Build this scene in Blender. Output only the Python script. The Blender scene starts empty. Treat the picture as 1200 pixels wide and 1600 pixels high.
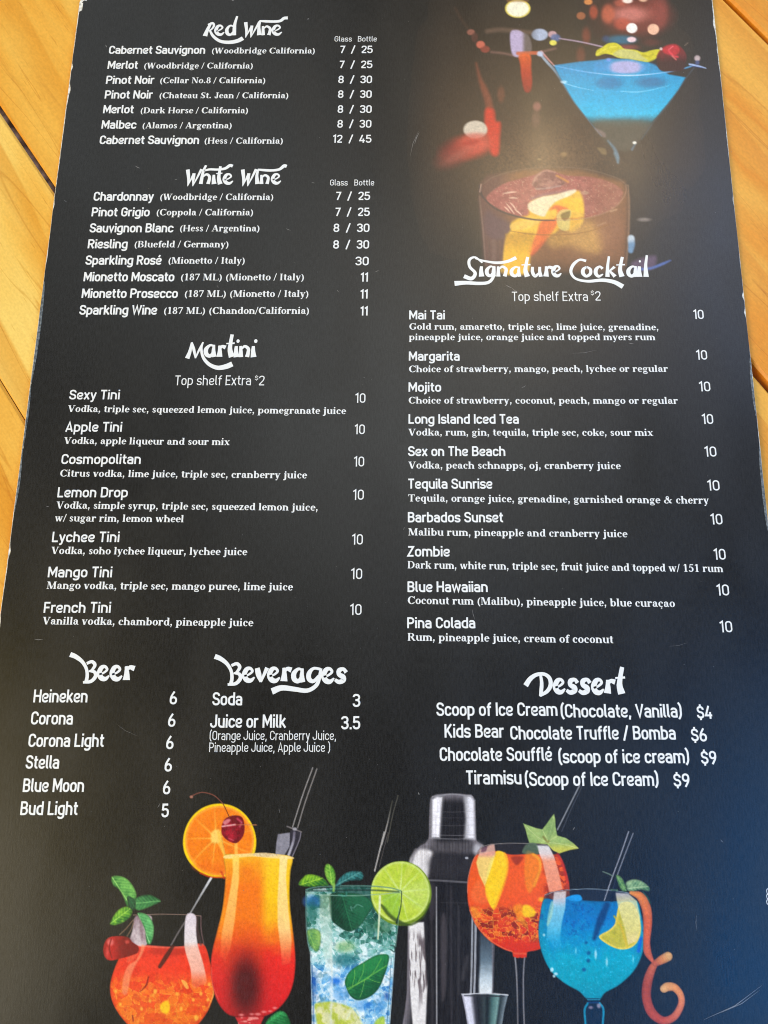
import bpy, math, random
import numpy as np

random.seed(7)
rng = np.random.default_rng(7)
scene = bpy.context.scene
COL = scene.collection

# ------------------------------------------------------------------ camera
# The menu card is an 11 x 17 inch sheet lying on the table. World origin = centre of
# the card's printed face, X to the right of the sheet, Y to its head, Z up (metres).
W, H = 0.2800, 0.4318
AX_X = np.array([0.99937654, 0.00500992, -0.0349491])     # sheet axes seen from the phone
AX_Y = np.array([0.01307714, -0.97200216, 0.23460775])
AX_Z = -np.array([0.03279523, 0.23491851, 0.97146166])
CAM = np.array([0.14995 - W / 2, -0.30417 + H / 2, 0.27744])
FOC = 1202.0                                              # focal length for a 1200 x 1600 frame

def ray(px, py):
    d = np.array([px - 600.0, py - 800.0, FOC])
    return np.array([d @ AX_X, d @ AX_Y, d @ AX_Z])

def P(px, py, z=0.0):
    """where a sight line of the survey photo meets the horizontal plane at height z"""
    d = ray(px, py)
    t = (z - CAM[2]) / d[2]
    return (CAM[0] + d[0] * t, CAM[1] + d[1] * t)

def to_px(X, Y):
    """inverse of P for arrays of sheet points"""
    vx, vy, vz = X - CAM[0], Y - CAM[1], 0.0 - CAM[2]
    c = [vx * AX_X[i] + vy * AX_Y[i] + vz * AX_Z[i] for i in range(3)]
    return 600 + FOC * c[0] / c[2], 800 + FOC * c[1] / c[2]

from mathutils import Matrix, Vector
cam_d = bpy.data.cameras.new('camera')
cam = bpy.data.objects.new('camera', cam_d); COL.objects.link(cam)
ri = [AX_X[0], AX_Y[0], AX_Z[0]]; up = [-AX_X[1], -AX_Y[1], -AX_Z[1]]; bk = [-AX_X[2], -AX_Y[2], -AX_Z[2]]
cam.matrix_world = Matrix(((ri[0], up[0], bk[0], CAM[0]), (ri[1], up[1], bk[1], CAM[1]),
                           (ri[2], up[2], bk[2], CAM[2]), (0, 0, 0, 1)))
cam_d.sensor_fit = 'VERTICAL'; cam_d.sensor_height = 36; cam_d.lens = 36 * FOC / 1600
cam_d.clip_start = 0.01; cam_d.clip_end = 50
cam_d.dof.use_dof = True; cam_d.dof.focus_distance = 0.305; cam_d.dof.aperture_fstop = 30
scene.camera = cam
scene.cycles.pixel_filter_type = 'BLACKMAN_HARRIS'; scene.cycles.filter_width = 1.05

# ------------------------------------------------------------------ light: a dim room, daylight from windows
world = bpy.data.worlds.new('World'); scene.world = world; world.use_nodes = True
bg = world.node_tree.nodes['Background']
bg.inputs[0].default_value = (0.70, 0.66, 0.60, 1); bg.inputs[1].default_value = 0.18

def mirror_dir(px, py):
    x, y = P(px, py); d = np.array([x, y, 0.0]) - CAM
    d /= np.linalg.norm(d); return np.array([x, y, 0.0]), np.array([d[0], d[1], -d[2]])

def area(name, px, py, dist, size, power, color, size_y=None):
    p, r = mirror_dir(px, py)
    L = bpy.data.lights.new(name, 'AREA'); L.energy = power; L.color = color
    L.shape = 'RECTANGLE'; L.size = size; L.size_y = size_y or size
    o = bpy.data.objects.new(name, L); COL.objects.link(o)
    loc = p + r * dist; o.location = loc
    o.rotation_euler = (Vector(p) - Vector(loc)).to_track_quat('-Z', 'Y').to_euler()
    return o
def area_at(name, loc, size, power, color, size_y=None):
    L = bpy.data.lights.new(name, 'AREA'); L.energy = power; L.color = color
    L.shape = 'RECTANGLE'; L.size = size; L.size_y = size_y or size
    o = bpy.data.objects.new(name, L); COL.objects.link(o); o.location = loc
    o.rotation_euler = (-Vector(loc)).to_track_quat('-Z', 'Y').to_euler()
    return o
area_at('window_light', (-1.9, -0.9, 1.4), 1.2, 60.0, (1.0, 0.885, 0.66))
area_at('far_window_light', (2.0, -0.8, 1.3), 1.0, 28.8, (0.606, 0.833, 1.0))
area('blue_window_light', 1560, 1600, 1.6, 1.0, 14.6, (0.0, 0.31, 1.0))
area('warm_window_light', -300, 1300, 1.6, 0.8, 2.64, (1.0, 0.682, 0.0))
area('cool_window_light', 1330, 330, 1.8, 0.7, 6.4, (0.52, 0.66, 1.0))
area('centre_fill_light', 650, 640, 2.2, 1.1, 6.5, (0.957, 1.0, 1.0))  # added unseen lamp that lifts the sheen mid-sheet
area('corner_fill_light', 200, 180, 2.4, 1.3, 4.2, (.9, .97, 1.0))  # weak fill added to brighten the sheet's top left
area('pendant_lamp_light', 872, 285, 1.5, 0.10, 3.6, (1.0, 0.76, 0.44), 0.16)

scene.view_settings.view_transform = 'Standard'; scene.view_settings.look = 'None'
scene.view_settings.exposure = 0.0; scene.view_settings.gamma = 1.0

# ------------------------------------------------------------------ materials
def new_mat(name):
    m = bpy.data.materials.new(name); m.use_nodes = True
    nt = m.node_tree; return m, nt, nt.nodes['Principled BSDF']
def N(nt, t, **k):
    n = nt.nodes.new(t)
    for a, b in k.items(): setattr(n, a, b)
    return n
def lin(c):
    c = np.asarray(c, float) / 255.0
    return np.where(c <= 0.04045, c / 12.92, ((c + 0.055) / 1.055) ** 2.4)

INK_BLACK = (0.0075, 0.0070, 0.0062)
def print_material(name, attribute=None, color=None, rough=0.34):
    m, nt, b = new_mat(name)
    tc = N(nt, 'ShaderNodeNewGeometry')
    mp = N(nt, 'ShaderNodeMapping'); mp.inputs['Scale'].default_value = (1700, 380, 1)   # laid grain runs down the sheet
    n1 = N(nt, 'ShaderNodeTexNoise'); n1.inputs['Scale'].default_value = 1.0; n1.inputs['Detail'].default_value = 3
    mp2 = N(nt, 'ShaderNodeMapping'); mp2.inputs['Scale'].default_value = (2300, 2300, 1)
    n2 = N(nt, 'ShaderNodeTexNoise'); n2.inputs['Scale'].default_value = 1.0; n2.inputs['Detail'].default_value = 2
    nt.links.new(tc.outputs['Position'], mp.inputs[0]); nt.links.new(mp.outputs[0], n1.inputs['Vector'])
    nt.links.new(tc.outputs['Position'], mp2.inputs[0]); nt.links.new(mp2.outputs[0], n2.inputs['Vector'])
    add = N(nt, 'ShaderNodeMath', operation='ADD'); nt.links.new(n1.outputs[0], add.inputs[0]); nt.links.new(n2.outputs[0], add.inputs[1])
    mr = N(nt, 'ShaderNodeMapRange'); mr.inputs[1].default_value = 0.6; mr.inputs[2].default_value = 1.4
    mr.inputs[3].default_value = 0.62; mr.inputs[4].default_value = 1.38
    nt.links.new(add.outputs[0], mr.inputs[0])
    if color is None:
        at = N(nt, 'ShaderNodeAttribute', attribute_name=attribute); src = at.outputs['Color']
    else:
        rg = N(nt, 'ShaderNodeRGB'); rg.outputs[0].default_value = (*color, 1); src = rg.outputs[0]
    spec_col = N(nt, 'ShaderNodeVectorMath', operation='SCALE')
    if color is None or max(color) < 0.1:
        nt.links.new(src, spec_col.inputs[0])
        # speckle acts mostly on the dark ink
        mr2 = N(nt, 'ShaderNodeMapRange'); mr2.inputs[1].default_value = 0.7; mr2.inputs[2].default_value = 1.3
        mr2.inputs[3].default_value = -0.006; mr2.inputs[4].default_value = 0.008
        nt.links.new(add.outputs[0], mr2.inputs[0])
        ad = N(nt, 'ShaderNodeVectorMath', operation='ADD'); nt.links.new(src, ad.inputs[0]); nt.links.new(mr2.outputs[0], ad.inputs[1])
        nt.links.new(ad.outputs[0], b.inputs['Base Color'])
    else:
        nt.links.new(src, b.inputs['Base Color'])
    bp = N(nt, 'ShaderNodeBump'); bp.inputs['Strength'].default_value = 0.22; bp.inputs['Distance'].default_value = 0.00006
    nt.links.new(add.outputs[0], bp.inputs['Height']); nt.links.new(bp.outputs[0], b.inputs['Normal'])
    # handling wear changes the gloss in broad patches
    n3 = N(nt, 'ShaderNodeTexNoise'); n3.inputs['Scale'].default_value = 1; n3.inputs['Detail'].default_value = 7; n3.inputs['Distortion'].default_value = 0.3
    mp3 = N(nt, 'ShaderNodeMapping'); mp3.inputs['Scale'].default_value = (34, 16, 1); mp3.inputs['Rotation'].default_value = (0, 0, 0.5)
    nt.links.new(tc.outputs['Position'], mp3.inputs[0]); nt.links.new(mp3.outputs[0], n3.inputs['Vector'])
    mr3 = N(nt, 'ShaderNodeMapRange'); mr3.inputs[1].default_value = 0.3; mr3.inputs[2].default_value = 0.7
    mr3.inputs[3].default_value = rough - 0.07; mr3.inputs[4].default_value = rough + 0.05
    nt.links.new(n3.outputs[0], mr3.inputs[0]); nt.links.new(mr3.outputs[0], b.inputs['Roughness'])
    b.inputs['Specular IOR Level'].default_value = 0.5
    return m

M_PRINT = print_material('printed_sheet', attribute='ink')
M_CARD = print_material('black_printed_sheet', color=INK_BLACK)
M_WHITE = print_material('white_ink', color=(0.80, 0.79, 0.75))
M_SCRATCH = print_material('scratched_ink', color=(0.20, 0.19, 0.18))

m, nt, b = new_mat('raw_board_edge'); M_CORE = m
n = N(nt, 'ShaderNodeTexNoise'); n.inputs['Scale'].default_value = 500
r = N(nt, 'ShaderNodeValToRGB'); r.color_ramp.elements[0].position = 0.35; r.color_ramp.elements[0].color = (0.42, 0.38, 0.30, 1)
r.color_ramp.elements[1].position = 0.6; r.color_ramp.elements[1].color = (0.82, 0.79, 0.70, 1)
g = N(nt, 'ShaderNodeNewGeometry'); nt.links.new(g.outputs['Position'], n.inputs['Vector'])
nt.links.new(n.outputs[0], r.inputs[0]); nt.links.new(r.outputs[0], b.inputs['Base Color']); b.inputs['Roughness'].default_value = 0.8

m, nt, b = new_mat('clouded_laminate'); M_LAM = m
n = N(nt, 'ShaderNodeTexNoise'); n.inputs['Scale'].default_value = 900; n.inputs['Detail'].default_value = 4
r = N(nt, 'ShaderNodeValToRGB'); r.color_ramp.elements[0].position = 0.35; r.color_ramp.elements[0].color = (0.05, 0.06, 0.065, 1)
r.color_ramp.elements[1].position = 0.65; r.color_ramp.elements[1].color = (0.20, 0.22, 0.225, 1)
g = N(nt, 'ShaderNodeNewGeometry'); nt.links.new(g.outputs['Position'], n.inputs['Vector'])
nt.links.new(n.outputs[0], r.inputs[0]); nt.links.new(r.outputs[0], b.inputs['Base Color']); b.inputs['Roughness'].default_value = 0.35

def wood(name, tint, band, amber):
    m, nt, b = new_mat(name)
    tc = N(nt, 'ShaderNodeTexCoord'); oi = N(nt, 'ShaderNodeObjectInfo')
    off = N(nt, 'ShaderNodeVectorMath', operation='SCALE'); off.inputs[0].default_value = (7.3, 3.1, 5.7)
    nt.links.new(oi.outputs['Random'], off.inputs['Scale'])
    add = N(nt, 'ShaderNodeVectorMath', operation='ADD'); nt.links.new(tc.outputs['Object'], add.inputs[0]); nt.links.new(off.outputs[0], add.inputs[1])
    def mapped(sc, rot=0):
        mp = N(nt, 'ShaderNodeMapping'); mp.inputs['Scale'].default_value = sc; mp.inputs['Rotation'].default_value = (0, 0, rot)
        nt.links.new(add.outputs[0], mp.inputs[0]); return mp.outputs[0]
    def noise(vec, det, dist=0.0, rough=0.5):
        n = N(nt, 'ShaderNodeTexNoise'); n.inputs['Scale'].default_value = 1; n.inputs['Detail'].default_value = det
        n.inputs['Distortion'].default_value = dist; n.inputs['Roughness'].default_value = rough
        nt.links.new(vec, n.inputs['Vector']); return n.outputs[0]
    def ramp(src, stops):
        r = N(nt, 'ShaderNodeValToRGB'); e = r.color_ramp.elements
        e[0].position = stops[0][0]; e[0].color = (*stops[0][1], 1); e[1].position = stops[-1][0]; e[1].color = (*stops[-1][1], 1)
        for p, c in stops[1:-1]:
            k = e.new(p); k.color = (*c, 1)
        nt.links.new(src, r.inputs[0]); return r.outputs[0]
    def mix(kind, fac, a, c):
        x = N(nt, 'ShaderNodeMix', data_type='RGBA', blend_type=kind)
        if isinstance(fac, float): x.inputs[0].default_value = fac
        else: nt.links.new(fac, x.inputs[0])
        nt.links.new(a, x.inputs[6])
        if isinstance(c, tuple): x.inputs[7].default_value = (*c, 1)
        else: nt.links.new(c, x.inputs[7])
        return x.outputs[2]
    def t(c): return tuple(min(0.9, c[i] * tint[i]) for i in range(3))
    warp = noise(mapped((6, 10, 1)), 3)                                    # slow drift that bends the figure
    broad = noise(mapped((6, 20, 1), 0.32), 4, 0.5, 0.45)
    base = ramp(broad, [(0.34, t((0.80, 0.47, 0.125))), (0.46, t((0.78, 0.42, 0.090))), (0.54, t((0.74, 0.34, 0.050))), (0.585, t((0.71, 0.285, 0.028))), (0.615, t((0.74, 0.35, 0.055))), (0.70, t((0.76, 0.37, 0.070)))])
    # flame figure: wandering amber bands with one sharp side
    w = N(nt, 'ShaderNodeTexWave', wave_type='BANDS', bands_direction='Y', wave_profile='SAW')
    w.inputs['Scale'].default_value = 1.0; w.inputs['Distortion'].default_value = 5.0; w.inputs['Detail'].default_value = 2
    w.inputs['Detail Scale'].default_value = 0.7
    nt.links.new(mapped((3.2, 11, 1), 0.32), w.inputs['Vector'])
    rings = ramp(w.outputs[0], [(0.0, (0, 0, 0)), (amber, (0.02,) * 3), (0.90, (band,) * 3), (0.97, (band,) * 3), (1.0, (0.0,) * 3)])
    c1 = mix('MIX', rings, base, t((0.62, 0.225, 0.014)))
    fine = noise(mapped((14, 330, 1), 0.03), 4, 0.0, 0.6)
    c2 = mix('MULTIPLY', 1.0, c1, ramp(fine, [(0.28, (0.88, 0.82, 0.70)), (0.42, (0.98, 0.97, 0.95)), (0.7, (1.03, 1.03, 1.03))]))
    line = noise(mapped((4, 60, 1), 0.07), 2, 0.8)
    c3 = mix('MULTIPLY', 1.0, c2, ramp(line, [(0.492, (1, 1, 1)), (0.500, (0.84, 0.74, 0.58)), (0.508, (1, 1, 1))]))
    pores = noise(mapped((70, 900, 1)), 2)
    c3 = mix('MULTIPLY', 1.0, c3, ramp(pores, [(0.27, (0.86, 0.78, 0.64)), (0.33, (1, 1, 1)), (1.0, (1, 1, 1))]))
    grain = noise(mapped((700, 1100, 1)), 2)
    c4 = mix('MULTIPLY', 1.0, c3, ramp(grain, [(0.3, (0.93, 0.92, 0.89)), (0.7, (1.05, 1.05, 1.05))]))
    nt.links.new(c4, b.inputs['Base Color'])
    b.inputs['Roughness'].default_value = 0.45; b.inputs['Specular IOR Level'].default_value = 0.35
    bp = N(nt, 'ShaderNodeBump'); bp.inputs['Strength'].default_value = 0.25; bp.inputs['Distance'].default_value = 0.0003
    nt.links.new(fine, bp.inputs['Height']); nt.links.new(bp.outputs[0], b.inputs['Normal'])
    return m
M_WOOD = wood('pale_varnished_pine', (1.08, 1.24, 1.10), 0.60, 0.55)
M_WOOD3 = wood('honey_varnished_pine', (1.04, 1.08, 0.80), 0.55, 0.50)
M_WOOD2 = wood('amber_varnished_pine', (1.02, 0.92, 0.55), 0.45, 0.55)
m, nt, b = new_mat('dirty_joint'); M_JOINT = m
n = N(nt, 'ShaderNodeTexNoise'); n.inputs['Scale'].default_value = 160; n.inputs['Detail'].default_value = 5
tcj = N(nt, 'ShaderNodeTexCoord'); nt.links.new(tcj.outputs['Object'], n.inputs['Vector'])
r = N(nt, 'ShaderNodeValToRGB'); r.color_ramp.elements[0].position = 0.38; r.color_ramp.elements[0].color = (0.07, 0.045, 0.03, 1)
r.color_ramp.elements[1].position = 0.66; r.color_ramp.elements[1].color = (0.36, 0.29, 0.24, 1)
nt.links.new(n.outputs[0], r.inputs[0]); nt.links.new(r.outputs[0], b.inputs['Base Color']); b.inputs['Roughness'].default_value = 0.85
m, nt, b = new_mat('dark_resin_knot'); M_KNOT = m
b.inputs['Base Color'].default_value = (0.05, 0.025, 0.008, 1); b.inputs['Roughness'].default_value = 0.5

# ------------------------------------------------------------------ object helpers
def tag(o, label=None, cat=None, group=None, kind=None):
    if label: o['label'] = label
    if cat: o['category'] = cat
    if group: o['group'] = group
    if kind: o['kind'] = kind
    return o
def empty(name, loc=(0, 0, 0), rz=0.0):
    o = bpy.data.objects.new(name, None); COL.objects.link(o); o.location = loc; o.rotation_euler = (0, 0, rz)
    o.empty_display_size = 0.02; return o
def link_mesh(name, verts, faces, mat, parent=None):
    me = bpy.data.meshes.new(name); me.from_pydata([tuple(map(float, v)) for v in verts], [], faces); me.update()
    me.materials.append(mat)
    o = bpy.data.objects.new(name, me); COL.objects.link(o)
    if parent: o.parent = parent
    return o

# ------------------------------------------------------------------ the table: pine planks laid at 54.6 degrees to the card
TOP = -0.0016
ANG = math.radians(-54.6)
UX = np.array([math.cos(ANG), math.sin(ANG)]); WX = np.array([-math.sin(ANG), math.cos(ANG)])
corner = np.array([-W / 2, H / 2])                                  # card's top left corner
off0 = corner @ WX; along0 = corner @ UX
table = empty('wooden_table', (0, 0, TOP - 0.73))
tag(table, 'varnished honey coloured pine table of diagonal planks under the black menu', 'table')
def plank(lo, hi, x0=-0.62, x1=0.80, z=0.0, gap_lo=0.0006, gap_hi=0.0006, mat=None):
    """board between two offsets (metres) measured across the boards from the card's corner"""
    lo += gap_lo; hi -= gap_hi
    w = hi - lo; L = x1 - x0; t = 0.028; bv = 0.0009
    nx = 24; rows = [(-w / 2, -t), (-w / 2, -bv), (-w / 2 + bv, 0), (w / 2 - bv, 0), (w / 2, -bv), (w / 2, -t)]
    vs, fs = [], []
    for i in range(nx + 1):
        x = -L / 2 + L * i / nx
        j0, j1 = random.uniform(-1, 1) * 0.00012, random.uniform(-1, 1) * 0.00012
        for k, (y, zz) in enumerate(rows):
            vs.append((x, y + (j0 if k < 3 else j1), zz))
    for i in range(nx):
        for k in range(5):
            a = i * 6 + k; fs.append((a, a + 6, a + 7, a + 1))
        fs.append((i * 6 + 5, i * 6 + 11, i * 6 + 6, i * 6))
    fs.append(tuple(range(6))); fs.append(tuple(nx * 6 + k for k in reversed(range(6))))
    o = link_mesh('plank', vs, fs, mat or M_WOOD, table)
    c = UX * (along0 + (x0 + x1) / 2) + WX * (off0 + (lo + hi) / 2)
    o.location = (c[0], c[1], 0.73 + z); o.rotation_euler = (0, 0, ANG)
    return o
plank(0.2310, 0.335, gap_lo=0.0011, mat=M_WOOD2)
plank(0.1255, 0.2310, gap_lo=0.0015, gap_hi=0.0011, mat=M_WOOD2)
plank(0.0340, 0.1255, gap_hi=0.0015, z=-0.0003, mat=M_WOOD2)
plank(-0.0575, 0.0340, gap_lo=0.0009)
plank(-0.1172, -0.0575, gap_hi=0.0009, gap_lo=0.00022)
plank(-0.2300, -0.1172, gap_hi=0.00022, mat=M_WOOD3)
plank(-0.3400, -0.2300)
plank(-0.4500, -0.3400, mat=M_WOOD3)
plank(0.3350, 0.4400, mat=M_WOOD2)
kx, ky = P(47.5, 623)
kn = link_mesh('knot_hole', [(0, 0, 0)] + [((0.0011 + 0.0004 * math.sin(3 * a)) * math.cos(a), (0.0022 + 0.0005 * math.cos(2 * a)) * math.sin(a), 0.0) for a in np.linspace(0, 2 * math.pi, 14, endpoint=False)],
               [(0, i + 1, (i + 1) % 14 + 1) for i in range(14)], M_KNOT, table)
kn.location = (kx, ky, 0.73 + 0.00012); kn.rotation_euler = (0, 0, -0.3)
# a batten-board under the planks shows in the open joints
c = UX * (along0 + 0.09) + WX * (off0 + 0.052)
vs = [(-0.70, -0.28, -0.0062), (0.70, -0.28, -0.0062), (0.70, 0.28, -0.0062), (-0.70, 0.28, -0.0062)]
vs += [(x, y, -0.05) for x, y, z in vs]
ub = link_mesh('joint_filler', [(-0.70, -0.0022, -0.026), (0.70, -0.0022, -0.026), (0.70, 0.0022, -0.026), (-0.70, 0.0022, -0.026),
                                (-0.70, -0.0022, -0.0035), (0.70, -0.0022, -0.0035), (0.70, 0.0022, -0.0035), (-0.70, 0.0022, -0.0035)],
               [(3, 2, 1, 0), (4, 5, 6, 7), (0, 1, 5, 4), (2, 3, 7, 6)], M_JOINT, table)
for k, wv in enumerate((-0.0575, 0.1255, 0.2310)):
    o = ub if k == 0 else ub.copy()
    if k: COL.objects.link(o)
    c = UX * (along0 + 0.09) + WX * (off0 + wv)
    o.location = (c[0], c[1], 0.73 - (0.0 if k == 0 else 0.002)); o.rotation_euler = (0, 0, ANG)
    o.parent = table

# ------------------------------------------------------------------ the menu card
menu = empty('drinks_menu', (0, 0, TOP))
tag(menu, 'large black drinks menu with white lettering and printed cocktails lying on the pine table', 'menu')
ZC = -TOP                                                           # card face above the menu's base
def wobble(seed, n, amp, rough=3):
    r = np.random.default_rng(seed); v = np.zeros(n)
    for o in range(rough):
        k = max(4, int(n / (2 ** (rough - o) * 2))); pts = r.uniform(-1, 1, k + 1)
        v += np.interp(np.linspace(0, k, n), np.arange(k + 1), pts) * amp / (o + 1)
    return v
def outline(inset_fn, step=0.0009):
    """rounded rectangle with per-point inset"""
    R = 0.0022; pts = []; nx = int(W / step); ny = int(H / step)
    ins = inset_fn
    x0, x1, y0, y1 = -W / 2, W / 2, -H / 2, H / 2
    for i in range(ny + 1):
        t = i / ny; y = y1 - R - (H - 2 * R) * t; pts.append((x0, y, 1, 0))
    for a in (202, 225, 248): pts.append((x0 + R + R * math.cos(math.radians(a)), y0 + R + R * math.sin(math.radians(a)), 0.7, 0.7))
    for i in range(nx + 1):
        t = i / nx; pts.append((x0 + R + (W - 2 * R) * t, y0, 0, 1))
    for a in (292, 315, 338): pts.append((x1 - R + R * math.cos(math.radians(a)), y0 + R + R * math.sin(math.radians(a)), -0.7, 0.7))
    for i in range(ny + 1):
        t = i / ny; pts.append((x1, y0 + R + (H - 2 * R) * t, -1, 0))
    for a in (22, 45, 68): pts.append((x1 - R + R * math.cos(math.radians(a)), y1 - R + R * math.sin(math.radians(a)), -0.7, -0.7))
    for i in range(nx + 1):
        t = i / nx; pts.append((x1 - R - (W - 2 * R) * t, y1, 0, -1))
    for a in (112, 135, 158): pts.append((x0 + R + R * math.cos(math.radians(a)), y1 - R + R * math.sin(math.radians(a)), 0.7, -0.7))
    n = len(pts); d = ins(np.arange(n), n)
    return [(p[0] + p[2] * d[i], p[1] + p[3] * d[i]) for i, p in enumerate(pts)]
core_in = lambda i, n: wobble(3, n, 0.00008)
def sheet_in(i, n):
    d = 0.00018 + np.abs(wobble(5, n, 0.00024, 5))
    rr = np.random.default_rng(11)
    for _ in range(46):                                             # chips where the black face has flaked off
        c = rr.integers(0, n); w = rr.uniform(1, 4); a = rr.uniform(0.0002, 0.0007)
        dist = np.minimum(abs(i - c), n - abs(i - c)); d += a * np.exp(-(dist / w) ** 2)
    d[:6] += 0.0012; d[-5:] += 0.0012
    return d
def slab(name, pts, z0, z1, mat, parent):
    n = len(pts)
    vs = [(x, y, z1) for x, y in pts] + [(x, y, z0) for x, y in pts]
    fs = [tuple(range(n)), tuple(reversed(range(n, 2 * n)))] + [(i, i + n, (i + 1) % n + n, (i + 1) % n) for i in range(n)]
    return link_mesh(name, vs, fs, mat, parent)
board = slab('white_board_core', outline(core_in), 0.0, ZC - 0.00022, M_CORE, menu)
sheet = slab('black_face', outline(sheet_in), ZC - 0.00021, ZC, M_CARD, menu)
# clouded strip of loose laminate down the left edge
def strip_lam(y_a, y_b, wmax, seed, side=-1):
    n = 60; wv = wobble(seed, n, 0.00018, 4); L, R_ = [], []
    for i in range(n):
        t = i / (n - 1); y = y_a + (y_b - y_a) * t; w = wmax * math.sin(math.pi * t) ** 0.6 + 0.00005
        xo = side * (W / 2 - 0.00035); L.append((xo, y)); R_.append((xo - side * (w + abs(wv[i])), y))
    vs = [(x, y, ZC + 0.00009) for x, y in L + R_] + [(x, y, ZC + 0.00001) for x, y in L + R_]
    fs = []
    for i in range(n - 1):
        q = (i, i + n, i + n + 1, i + 1) if side < 0 else (i + 1, i + n + 1, i + n, i)
        fs.append(q); fs.append(tuple(v + 2 * n for v in reversed(q)))
        fs.append((i, i + 1, i + 1 + 2 * n, i + 2 * n)); fs.append((i + n + 1, i + n, i + 3 * n, i + 3 * n + 1))
    o = link_mesh('loose_laminate', vs, fs, M_LAM, menu); return o
yy = lambda py, px=60: P(px, py)[1]
strip_lam(yy(440), yy(600), 0.00105, 21); strip_lam(yy(600), yy(700), 0.0006, 22); strip_lam(yy(700), yy(800, 30), 0.0006, 23)
strip_lam(yy(560, 1175), yy(650, 1185), 0.0006, 24, 1); strip_lam(yy(700, 1190), yy(830, 1200), 0.0007, 25, 1)
# ------------------------------------------------------------------ lettering
class Ink:
    """flat quads printed on the card; each stroke sits a hair above the one before"""
    def __init__(s): s.v, s.f, s.k = [], [], 0
    def quads(s, qs):
        z = ZC + 0.000014 + (s.k % 6) * 0.0000025; s.k += 1
        for q in qs:
            b = len(s.v); s.v += [(x, y, z) for x, y in q]; s.f.append(tuple(range(b, b + len(q))))
    def build(s, name, mat, parent):
        fs = []
        for f in s.f:
            p = [s.v[i] for i in f]
            a = sum(p[i][0] * p[(i + 1) % len(p)][1] - p[(i + 1) % len(p)][0] * p[i][1] for i in range(len(p)))
            fs.append(f if a > 0 else tuple(reversed(f)))
        return link_mesh(name, s.v, fs, mat, parent)

def rounded(pts, r, closed):
    """polyline with its corners rounded"""
    n = len(pts); out = []
    for i, p in enumerate(pts):
        if not closed and i in (0, n - 1): out.append(p); continue
        a, c = pts[i - 1], pts[(i + 1) % n]
        va = np.subtract(a, p); vc = np.subtract(c, p); la, lc = np.hypot(*va), np.hypot(*vc)
        if la < 1e-6 or lc < 1e-6: continue
        ha = la if (not closed and i - 1 == 0) else la / 2
        hc = lc if (not closed and i + 1 == n - 1) else lc / 2
        d = min(r, ha * 0.999, hc * 0.999); 
        if r <= 0.01: out.append(p); continue
        A = np.add(p, va / la * d); C = np.add(p, vc / lc * d)
        for t in (0, 0.2, 0.4, 0.6, 0.8, 1):
            k = 0.45   # rounder than a plain quadratic
            q1 = A + (np.array(p) - A) * 0.58; q2 = C + (np.array(p) - C) * 0.58
            out.append(tuple((1 - t) ** 3 * A + 3 * (1 - t) ** 2 * t * q1 + 3 * (1 - t) * t * t * q2 + t ** 3 * C))
    return out
def ribbon(pts, w, closed=False):
    """quads of a stroke; w is a number or one width per point"""
    p = np.array(pts, float); n = len(p)
    w = np.full(n, w) if np.isscalar(w) else np.array(w, float)
    nx = np.roll(p, -1, 0) - p; pv = p - np.roll(p, 1, 0)
    if not closed: nx[-1] = pv[-1]; pv[0] = nx[0]
    nx /= np.maximum(np.hypot(*nx.T), 1e-9)[:, None]; pv /= np.maximum(np.hypot(*pv.T), 1e-9)[:, None]
    n1 = np.stack([-nx[:, 1], nx[:, 0]], 1); n0 = np.stack([-pv[:, 1], pv[:, 0]], 1)
    m = n1 + n0; m /= np.maximum(np.hypot(*m.T), 1e-6)[:, None]
    c = np.clip((m * n1).sum(1), 0.42, 1); o = m * (w / 2 / c)[:, None]
    L, R = p + o, p - o; qs = []
    for i in range(n if closed else n - 1):
        j = (i + 1) % n; qs.append([tuple(L[i]), tuple(R[i]), tuple(R[j]), tuple(L[j])])
    return qs

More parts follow.
